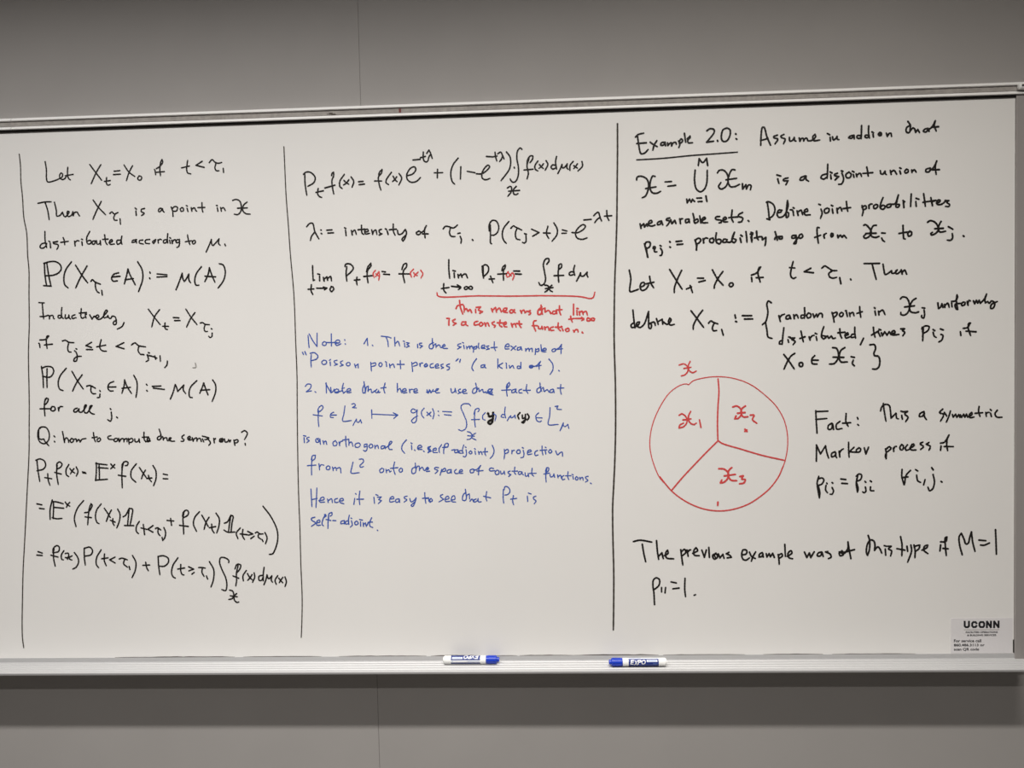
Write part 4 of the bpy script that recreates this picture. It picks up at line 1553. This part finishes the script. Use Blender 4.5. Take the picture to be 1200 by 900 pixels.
1804,1534 1796,1527 1799,1519 1809,1522 1812,1532 1804,1534
1821,1536 1824,1521
1823,1529 1829,1541 1834,1538
1847,1538 1852,1526 1859,1540 1865,1528 1871,1540 1876,1527 1892,1544 1902,1566 1895,1541 1897,1528 1907,1534
1907,1534 1914,1526 1923,1536 1935,1528 1935,1514 1926,1503 1919,1505 1923,1521 1947,1533
@handwritten_line|black handwritten line starting with distributed in right column
main|k|2.02
1042,1441 1038,1412 1034,1370
1036,1387 1025,1383 1022,1372 1034,1371
1059,1389 1062,1377
1062,1401 1069,1400
1069,1396 1088,1396 1076,1389 1090,1381 1081,1367
1115,1425 1120,1400 1125,1378
1110,1393 1132,1400
1150,1399 1154,1385
1153,1392 1164,1404 1171,1405
1180,1399 1183,1384
1176,1414 1183,1411
1213,1442 1205,1418 1203,1398 1213,1389 1220,1400 1209,1403
1220,1393 1228,1402 1234,1391 1245,1401 1251,1390 1262,1392
1281,1431 1283,1406 1289,1391
1273,1414 1303,1416
1303,1401 1317,1406 1315,1413 1304,1406 1307,1391 1324,1396
1345,1437 1345,1410 1348,1390
1344,1407 1332,1405 1330,1393 1344,1394
1382,1388 1369,1361
1424,1434 1426,1413 1431,1392
1416,1401 1446,1418
1445,1412 1453,1395
1448,1425 1456,1422
1458,1410 1462,1397 1472,1414 1482,1399 1491,1414 1499,1401
1499,1406 1515,1408 1513,1418 1503,1414 1503,1401 1532,1401
1540,1425 1556,1425 1547,1418 1557,1410 1549,1395
1631,1430 1634,1398 1633,1371
1629,1423 1643,1435 1660,1432 1655,1415 1636,1403
1636,1423 1633,1389
1677,1407 1682,1390 1690,1385
1677,1419 1684,1414
1708,1421 1720,1416
1710,1397 1718,1394 1713,1372 1701,1365
1792,1407 1794,1391
1804,1421 1821,1424 1834,1443 1828,1443 1825,1423 1835,1390
1816,1409 1858,1405
@handwritten_line|short black formula ending in a closing brace
main|k|2.10
1041,1325 1063,1295 1085,1261
1088,1329 1071,1317 1053,1288 1041,1261
1107,1287 1107,1274 1118,1271 1122,1284 1112,1289 1107,1282
1173,1317 1161,1303 1163,1283 1183,1280
1161,1298 1188,1297
1250,1350 1266,1347 1275,1323 1273,1303 1256,1281 1236,1279
1302,1349 1285,1337 1278,1308 1285,1288 1312,1287
1252,1309 1297,1307
1338,1294 1334,1279 1343,1269
1329,1309 1343,1306
1409,1359 1428,1359 1433,1344 1426,1322 1428,1312 1445,1308 1451,1284 1445,1260 1433,1253 1420,1254
@circle_diagram|red hand-drawn circle cut into three sectors
main|r|1.13
628,1201 618,1205 590,1199 546,1169 502,1107 469,1032 456,969 456,919 470,856 497,792 534,751
628,1201 646,1217 701,1231 763,1234 825,1225 892,1199 953,1154 1008,1097 1041,1034 1054,965 1052,909 1042,859 1033,834 1014,791
main|r|1.53
1033,834 1014,791 977,741 930,701 880,670 818,649 756,642 694,650 639,670 589,699 546,735 515,773 497,798
sub:sector_line|r|1.70
756,1224 759,1171 754,1102 751,1027 752,952
sub:sector_line|r|1.70
752,952 704,905 653,853 597,794 546,735
sub:sector_line|r|1.70
752,953 772,940 846,916 944,885 1042,861
sub:diagram_letter|r|1.61
588,1289 609,1293 625,1279 625,1261 612,1245 596,1241
636,1304 628,1286 631,1264 646,1254 662,1261
608,1273 639,1278
sub:diagram_letter|r|1.78
585,1068 597,1074 616,1058 618,1036 603,1017 584,1012 587,1024 603,1033
635,1084 625,1061 631,1035 649,1026 659,1032
601,1047 636,1051
673,1046 679,1013
sub:diagram_letter|r|1.94
818,1100 836,1104 854,1088 854,1066 841,1050 826,1048 832,1060
873,1103 860,1094 853,1075 863,1056 883,1056
838,1072 871,1075
894,1063 910,1062 903,1043 921,1027
sub:diagram_dot|r|2.10
870,1001 879,991
870,992 878,998
sub:diagram_letter|r|2.10
755,829 777,827 795,810 792,785 776,769 761,766 767,779
811,833 799,822 795,800 807,778 832,775
778,797 826,803
846,793 860,796 854,782 869,779 863,765 844,761
sub:diagram_dot|r|2.10
749,681 748,667
@handwritten_line|black handwritten line starting with Fact and a colon
main|k|1.94
1176,1077 1178,1029 1181,978
1176,1073 1228,1074
1176,1039 1223,1042
1245,1021 1230,1011 1229,995 1242,996 1248,1018 1252,994
1279,1028 1264,1015 1266,995 1288,997
1306,1062 1305,1027 1315,1006
1291,1020 1325,1022
1354,1044 1357,1037
1355,1014 1359,1010
1465,1103 1469,1069 1476,1026
1453,1071 1459,1089 1473,1099 1490,1094 1495,1073 1498,1038
1500,1041 1519,1060 1522,1038 1529,1035
1543,1050 1546,1034
1540,1068 1551,1065
1551,1065 1568,1067 1556,1055 1570,1042 1560,1022
1638,1065 1621,1056 1618,1044 1633,1046 1639,1063 1640,1043 1648,1030
1717,1074 1704,1059 1720,1052 1720,1044 1708,1022
1724,1059 1734,1044
1750,1065 1744,1044 1733,1018
1758,1050 1762,1038 1772,1051 1777,1037 1785,1049 1790,1037
1792,1048 1797,1037 1806,1050 1811,1037 1818,1050 1823,1037
1823,1037 1842,1049 1840,1057 1830,1048 1833,1035 1850,1037
1871,1082 1869,1061 1875,1039
1854,1053 1886,1055
1899,1056 1902,1039
1900,1048 1907,1056 1913,1056
1919,1053 1923,1038
1918,1069 1923,1064
1948,1065 1938,1050 1946,1035 1967,1034
@handwritten_line|black handwritten line starting with Markov
main|k|1.94
1177,856 1178,895 1178,927 1190,899 1195,887 1217,923 1222,894 1230,869
1258,896 1244,889 1243,874 1256,878 1261,891 1261,876 1265,869
1275,898 1278,873
1277,891 1285,903 1294,908
1316,936 1316,907 1318,871
1339,914 1319,895 1349,892
1361,912 1349,902 1351,892 1366,897 1366,909 1360,912
1383,911 1390,884 1401,913
1474,905 1477,885 1476,862
1475,902 1490,914 1497,907 1482,892
1477,890 1473,872 1477,862
1507,909 1509,894
1509,904 1514,914 1520,915
1543,923 1536,914 1537,901 1548,901 1549,918 1542,924
1567,921 1558,908 1562,898 1575,901
1577,906 1596,918 1592,925 1582,915 1582,900 1604,898
1633,932 1621,925 1635,912 1623,900
1659,930 1647,923 1664,912 1659,896
1710,913 1708,895
1708,926 1724,930 1744,961 1737,945 1734,920 1738,893
1724,911 1762,910
@handwritten_line|short black formula under the Markov line
main|k|1.94
1187,789 1180,760 1184,724 1189,694
1182,775 1199,782 1209,774 1199,754 1181,749
1184,749 1191,719 1189,694
1218,749 1216,729 1224,716
1221,759 1223,756
1244,739 1250,723 1243,709 1235,710
1244,761 1247,758
1282,776 1303,773
1286,757 1310,755
1355,792 1348,757 1353,717
1348,787 1360,797 1371,792 1366,772 1349,765
1350,757 1356,732 1353,717
1387,739 1389,721 1382,714 1375,718
1385,764 1389,760
1409,739 1409,724 1423,722
1408,766 1413,762
1544,814 1543,784 1552,747
1580,809 1562,789 1554,747
1543,778 1569,781
1606,788 1611,763 1623,756
1602,812 1611,806
1642,768 1636,745
1676,790 1682,757 1674,727 1661,719 1654,735
1670,820 1677,810
1710,759 1714,756
@handwritten_line|long black sentence near bottom of right column
main|k|2.02
376,510 404,516 457,507
415,498 421,457 429,419
478,513 481,467 486,430
484,441 501,459 504,443 507,432
511,446 528,456 526,470 518,459 521,436 552,431
584,471 588,435 592,403
586,463 601,473 606,460 591,445
611,470 616,442
614,460 621,469 628,471
636,455 658,467 651,480 641,467 643,447 664,444
676,469 687,437 696,469
707,480 709,436
738,454 723,444 730,428 744,436 740,451 730,446 735,436
748,451 755,433 768,449 773,431
795,458 783,451 800,443 805,435 787,433
850,445 870,450 872,465 857,468 850,445 857,425 869,422 884,432
884,457 894,437 909,429
911,458 899,437 892,417
940,455 928,448 925,435 938,438 943,450 944,435
957,450 960,435 970,450 975,436 985,451 992,433
1009,445 1012,422 1013,402
1010,442 1024,449 1027,439 1014,429
1038,490 1040,437
1048,437 1069,452 1064,462 1051,449 1056,431 1071,426
1123,455 1133,431 1144,451 1150,431 1165,456
1197,455 1182,450 1178,438 1192,438 1199,453 1204,435
1224,457 1214,455 1234,445 1238,432 1226,425
1285,459 1273,449 1278,437 1290,442 1288,457
1273,454 1292,447 1310,469 1311,498 1316,464 1323,424
1285,450 1339,464
1398,526 1404,503 1403,463 1395,438 1390,451 1395,488 1408,506 1422,501 1427,483 1425,463
1425,460 1439,475 1447,468 1456,447
1471,465 1473,438
1467,480 1476,477
1481,477 1497,477 1485,465 1498,457 1494,434
1537,519 1543,482 1542,434
1521,466 1555,459
1564,476 1567,454
1581,481 1584,456 1567,406
1594,481 1599,456 1598,425
1597,476 1619,481 1616,466 1601,453
1628,458 1650,470 1653,480 1640,476 1636,458 1653,443
1708,480 1705,454
1708,494 1730,495 1735,515 1728,512 1728,475 1732,434
1718,465 1740,463
1800,436 1788,484 1787,516 1796,531 1808,504 1815,484 1825,486 1832,513 1839,536 1844,493 1854,451
1871,500 1900,497
1878,478 1892,477 1916,487
1941,545 1943,497 1945,437
@handwritten_line|lowest short black formula of right column
main|k|1.94
465,227 463,278 459,314 462,337 474,347 488,339 486,314 471,299 460,293
497,303 497,283
515,303 512,279
539,328 562,323
547,297 574,300
601,343 599,297 602,261
640,267 646,270
@divider_line|left vertical pen line
main|k|1.29
-2345,2299 -2342,2253 -2343,2177 -2339,2108 -2337,2016 -2327,1947 -2327,1843 -2324,1782 -2329,1670 -2334,1535 -2344,1400 -2350,1194 -2356,1069 -2362,952 -2380,764 -2398,579 -2406,500 -2414,421 -2424,282 -2433,103 -2429,47
@divider_line|middle vertical pen line
main|k|1.21
-1137,2293 -1136,2225 -1134,2075 -1128,1943 -1123,1811 -1114,1659 -1112,1564 -1112,1430 -1111,1278 -1115,1124 -1119,932 -1121,739 -1120,584 -1121,428 -1120,272 -1124,174 -1130,88
@divider_line|right vertical pen line
main|k|1.86
336,2343 334,2215 330,2067 326,1920 321,1809 313,1660 309,1548 306,1399 308,1211 306,1022 300,871 293,757 287,662 286,529 287,376 285,260 281,114
"""
blocks = []
for ln in INK.strip().split('\n'):
    if ln[0] == '@': blocks.append((ln[1:].split('|'), []))
    elif ln[0] in 'ms': t, c, w = ln.split('|'); blocks[-1][1].append((t, c, float(w) / 1000, []))
    else: blocks[-1][1][-1][3].append([tuple(int(v) for v in q.split(',')) for q in ln.split()])
def clusters(rows):
    """groups of strokes that stand apart from each other on the line: its words and terms"""
    bb = []
    for r in rows:
        xs = [a / 2000 for a, b in r]; zs = [b / 2000 for a, b in r]; bb.append((min(xs), max(xs), min(zs), max(zs)))
    g = list(range(len(rows)))
    def find(i):
        while g[i] != i: i = g[i]
        return i
    for i, a in enumerate(bb):
        for k in range(i):
            b = bb[k]; dx = max(0, a[0] - b[1], b[0] - a[1]); dz = max(0, a[2] - b[3], b[2] - a[3])
            if math.hypot(dx, dz) <= max(.022, .5 * max(a[1] - a[0], a[3] - a[2], b[1] - b[0], b[3] - b[2])): g[find(i)] = find(k)
    out = {}
    for i in range(len(rows)): out.setdefault(find(i), []).append(rows[i])
    return list(out.values())
def ink(name, rows_w, y, col, parent, label=None):
    b = bmesh.new()
    for r, w in rows_w: strokes(b, [r], w, y)
    film(b); return part(name, b, col, parent, label=label)
for (name, label), segs in blocks:
    col = 'd' if name == 'divider_line' else segs[0][1]
    width = {}; main = []
    for t, c, w, rows in segs:
        if t == 'main':
            for r in rows: width[id(r)] = w; main.append(r)
    groups = clusters(main) if name == 'handwritten_line' else [main]
    if len(groups) == 1:
        root = ink(name, [(r, width[id(r)]) for r in main], -.0003, col, None, label)
    else:
        root = bpy.data.objects.new(name, None); COL.objects.link(root); root.parent = board; root['label'] = label
        root.matrix_parent_inverse = Matrix.Translation(-board.location)
        for g in groups: ink('handwritten_word', [(r, width[id(r)]) for r in g], -.0003, col, root)
    for t, c, w, rows in segs:
        if t == 'main': continue
        nm = t[4:]
        lab = {'red_symbol': 'red symbol written into the black line', 'black_letter': 'bold black letter written over a blue one'}.get(nm)
        for g in (clusters(rows) if lab else [rows]):
            ink(nm, [(r, w) for r in g], -.00036, c, root, lab)

# ---------------------------------------------------------------- printed lettering
def text_mesh(s, width, height, bold=0.0, fs=1.0, shear=0.0):
    """vertices (u, v) and faces of a line of lettering fitted to width x height"""
    cu = bpy.data.curves.new('lettering', 'FONT'); cu.body = s; cu.size = 1; cu.offset = bold; cu.shear = shear; cu.resolution_u = 3; cu.space_character = fs
    ob = bpy.data.objects.new('lettering', cu); COL.objects.link(ob)
    dg = bpy.context.evaluated_depsgraph_get(); me = ob.evaluated_get(dg).to_mesh()
    vs = [v.co.copy() for v in me.vertices]; fs_ = [tuple(p.vertices) for p in me.polygons]
    ob.evaluated_get(dg).to_mesh_clear(); bpy.data.objects.remove(ob); bpy.data.curves.remove(cu)
    x0 = min(v.x for v in vs); x1 = max(v.x for v in vs); y0 = min(v.y for v in vs); y1 = max(v.y for v in vs)
    return [((v.x - x0) / (x1 - x0) * width, (v.y - y0) / (y1 - y0) * height) for v in vs], fs_
def put_text(bm, s, x, z, w, h, y, **k):
    vs, fs = text_mesh(s, w, h, **k); V = [bm.verts.new((x + u, y, z + v)) for u, v in vs]
    for f in fs:
        try: bm.faces.new([V[i] for i in f])
        except ValueError: pass
SX0, SX1, SZ0, SZ1 = .8757, 1.0072, Z0 + .0005, .9780
bm = bmesh.new(); box(bm, SX0, SX1, -.0004, .0002, SZ0, SZ1); stick = part('service_sticker', bm, 'sticker', label='pale printed service sticker in lower right corner of the panel')
U = lambda px: SX0 + (px - 172) / (1066 - 172) * (SX1 - SX0)
W = lambda py: SZ1 - (py - 290) / (800 - 290) * (SZ1 - SZ0)
bm = bmesh.new(); Y = -.0006
# the block capitals, drawn as heavy strokes
lw = .0021
lift = [0.0]
def cap(pts, closed=False):
    P = [Vector((U(a), W(b))) for a, b in pts]
    for a, b in zip(P[:-1], P[1:]):
        d = (b - a).normalized() * lw * .5; n = Vector((-d.y, d.x)) * 2
        lift[0] += 3e-6
        bm.faces.new([bm.verts.new((q.x, Y - lift[0], q.y)) for q in (a - d + n, a - d - n, b + d - n, b + d + n)])
T_, B_ = 347, 419
cap([(372, T_ - 12), (372, B_ - 14), (388, B_), (418, B_), (434, B_ - 14), (434, T_ - 12)])
cap([(545, 368), (530, T_), (496, T_), (480, 366), (480, 400), (496, B_), (530, B_), (545, 398)])
cap([(600, T_), (640, T_), (654, 366), (654, 400), (640, B_), (600, B_), (586, 400), (586, 366), (600, T_)])
cap([(694, B_ + 10), (694, T_ - 10), (752, B_ + 8), (752, T_ - 12)])
cap([(798, B_ + 10), (798, T_ - 10), (862, B_ + 8), (862, T_ - 12)])
film(bm); part('lettering', bm, 'print_', stick, 'large block capitals across the top of the sticker')
bm = bmesh.new(); box(bm, U(362), U(872), -.0006, -.0003, W(463), W(455)); part('rule_line', bm, 'cork', stick)
bm = bmesh.new()
def row(s, a, b, top, base, desc=0.0, **k):
    put_text(bm, s, U(a), W(base) - desc, U(b) - U(a), W(top) - W(base) + desc, Y, **k)
row('FACILITIES OPERATIONS', 388, 850, 482, 508, bold=.03)
row('& BUILDING SERVICES', 408, 828, 525, 551, bold=.03)
row('For service call', 215, 612, 598, 640, bold=.025)
row('860.486.3113 or', 215, 660, 661, 700, bold=.025)
row('scan QR code', 215, 580, 722, 760, desc=.0014, bold=.025)
film(bm); part('small_print', bm, 'print_', stick)

# ---------------------------------------------------------------- markers
def lathe(bm, prof, seg=40, y0=0., z0=0.):
    rings = []
    for x, r in prof:
        rings.append([bm.verts.new((x, r * math.cos(2 * math.pi * k / seg), r * math.sin(2 * math.pi * k / seg))) for k in range(seg)])
    for a, b in zip(rings[:-1], rings[1:]):
        for k in range(seg):
            bm.faces.new((a[k], a[(k + 1) % seg], b[(k + 1) % seg], b[k]))
    bm.faces.new(rings[0][::-1]); bm.faces.new(rings[-1]); bmesh.ops.recalc_face_normals(bm, faces=bm.faces[:])
def wrap(bm, x0, x1, p0, p1, r, n=16):
    """patch of the barrel between two angles (0 faces the room, positive is up)"""
    A = []; B = []
    for i in range(n + 1):
        p = math.radians(p0 + (p1 - p0) * i / n); A.append(bm.verts.new((x0, -r * math.cos(p), r * math.sin(p)))); B.append(bm.verts.new((x1, -r * math.cos(p), r * math.sin(p))))
    for i in range(n): bm.faces.new((A[i], B[i], B[i + 1], A[i + 1]))
def marker(loc, turned, roll, label):
    t = bpy.data.objects.new('whiteboard_marker', None); COL.objects.link(t)
    t['label'] = label; t['category'] = 'marker'; t['group'] = 'blue markers on the tray'
    r = .0087; L = .1245
    def mp(name, bm, m, parent=None, label=None, smooth=False):
        o = link(name, bm, m, smooth=smooth); o.parent = parent or t
        if label: o['label'] = label
        if smooth:
            me = o.data
            for e in me.edges: pass
            me.set_sharp_from_angle(angle=math.radians(35))
        return o
    f = lambda u: u * L
    bm = bmesh.new(); lathe(bm, [(f(.235), r * .80), (f(.24), r), (f(.335), r), (f(.34), r * .985), (f(.86), r * .985), (f(.868), r), (f(.975), r), (f(.985), r * .96), (f(.988), r * .80), (f(1.0), r * .78), (f(1.0), r * .5)])
    body = mp('barrel', bm, 'white', smooth=True)
    bm = bmesh.new(); lathe(bm, [(0, r * .40), (f(.004), r * .58), (f(.040), r * .62), (f(.044), r * .88), (f(.052), r * .97), (f(.225), r * 1.0), (f(.235), r * .97), (f(.235), r * .6)])
    c = mp('cap', bm, 'cap', smooth=True)
    bm = bmesh.new()
    for k in range(10):
        a = 2 * math.pi * k / 10; box(bm, f(.06), f(.20), -.0004, .0004, r * .985, r * 1.035)
        vs = bm.verts[-8:] if False else list(bm.verts)[-8:]
        bmesh.ops.rotate(bm, cent=(0, 0, 0), matrix=Matrix.Rotation(a, 3, 'X'), verts=vs)
    mp('grip_rib', bm, 'cap', c)
    bm = bmesh.new(); wrap(bm, f(.340), f(.862), -110, 40, r * .992, 26); wrap(bm, f(.340), f(.862), 75, 110, r * .992, 8)
    lab = mp('label', bm, 'navy', body, 'dark blue printed label', smooth=True)
    bm = bmesh.new(); wrap(bm, f(.340), f(.862), 40, 75, r * .992, 10); mp('label_band', bm, 'lwhite', body)
    bm = bmesh.new()
    def curved(s, x, w, p0, p1, rr, **k):
        vs, fs = text_mesh(s, w, 1.0, **k); fb = bmesh.new(); V = [fb.verts.new((u, v, 0)) for u, v in vs]
        for q in fs:
            try: fb.faces.new([V[i] for i in q])
            except ValueError: pass
        for c in range(1, 12):      # slice the flat letter so that it can follow the round barrel
            bmesh.ops.bisect_plane(fb, geom=fb.verts[:] + fb.edges[:] + fb.faces[:], plane_co=(0, c / 12, 0), plane_no=(0, 1, 0))
        new = {}
        for v in fb.verts:
            p = math.radians(p0 + (p1 - p0) * v.co.y); new[v] = bm.verts.new((x + v.co.x, -rr * math.cos(p), rr * math.sin(p)))
        for q in fb.faces:
            bm.faces.new([new[v] for v in q.verts])
        fb.free()
    curved('E', f(.366), f(.072), -42, 23, r * 1.006, bold=.03, shear=.2)
    curved('X', f(.428), f(.080), -56, 16, r * 1.006, bold=.02, shear=.2)
    curved('P', f(.494), f(.070), -42, 23, r * 1.006, bold=.03, shear=.2)
    curved('O', f(.560), f(.076), -42, 23, r * 1.006, bold=.03, shear=.2)
    mp('brand_lettering', bm, 'lwhite', body, 'white slanted capitals on the label')
    bm = bmesh.new(); wrap(bm, f(.655), f(.838), -7, 23, r * 1.002, 6); mp('label_box', bm, 'lwhite', body)
    bm = bmesh.new(); wrap(bm, f(.668), f(.825), 2, 14, r * 1.005, 4)
    for (a, b, p) in ((.76, .835, -34), (.35, .56, 56), (.82, .85, 56)):
        wrap(bm, f(a), f(b), p - 3, p + 3, r * 1.004, 3)
    mp('fine_print', bm, 'pale', body)
    q = Quaternion((1, 0, 0), math.radians(roll))
    if turned: q = Quaternion((1, 0, 0), math.radians(roll)) @ Quaternion((0, 1, 0), math.pi)
    t.rotation_mode = 'QUATERNION'; t.rotation_quaternion = q; t.location = loc
    return t
MZ = SH + .0016 + .0087
marker((-.1143, -.0195, MZ), True, -54, 'blue-capped whiteboard marker on tray, cap to the right and printed label upside down')
marker((.1265, -.0365, MZ), False, -28, 'blue-capped whiteboard marker on tray, cap to the left and label reading upright')
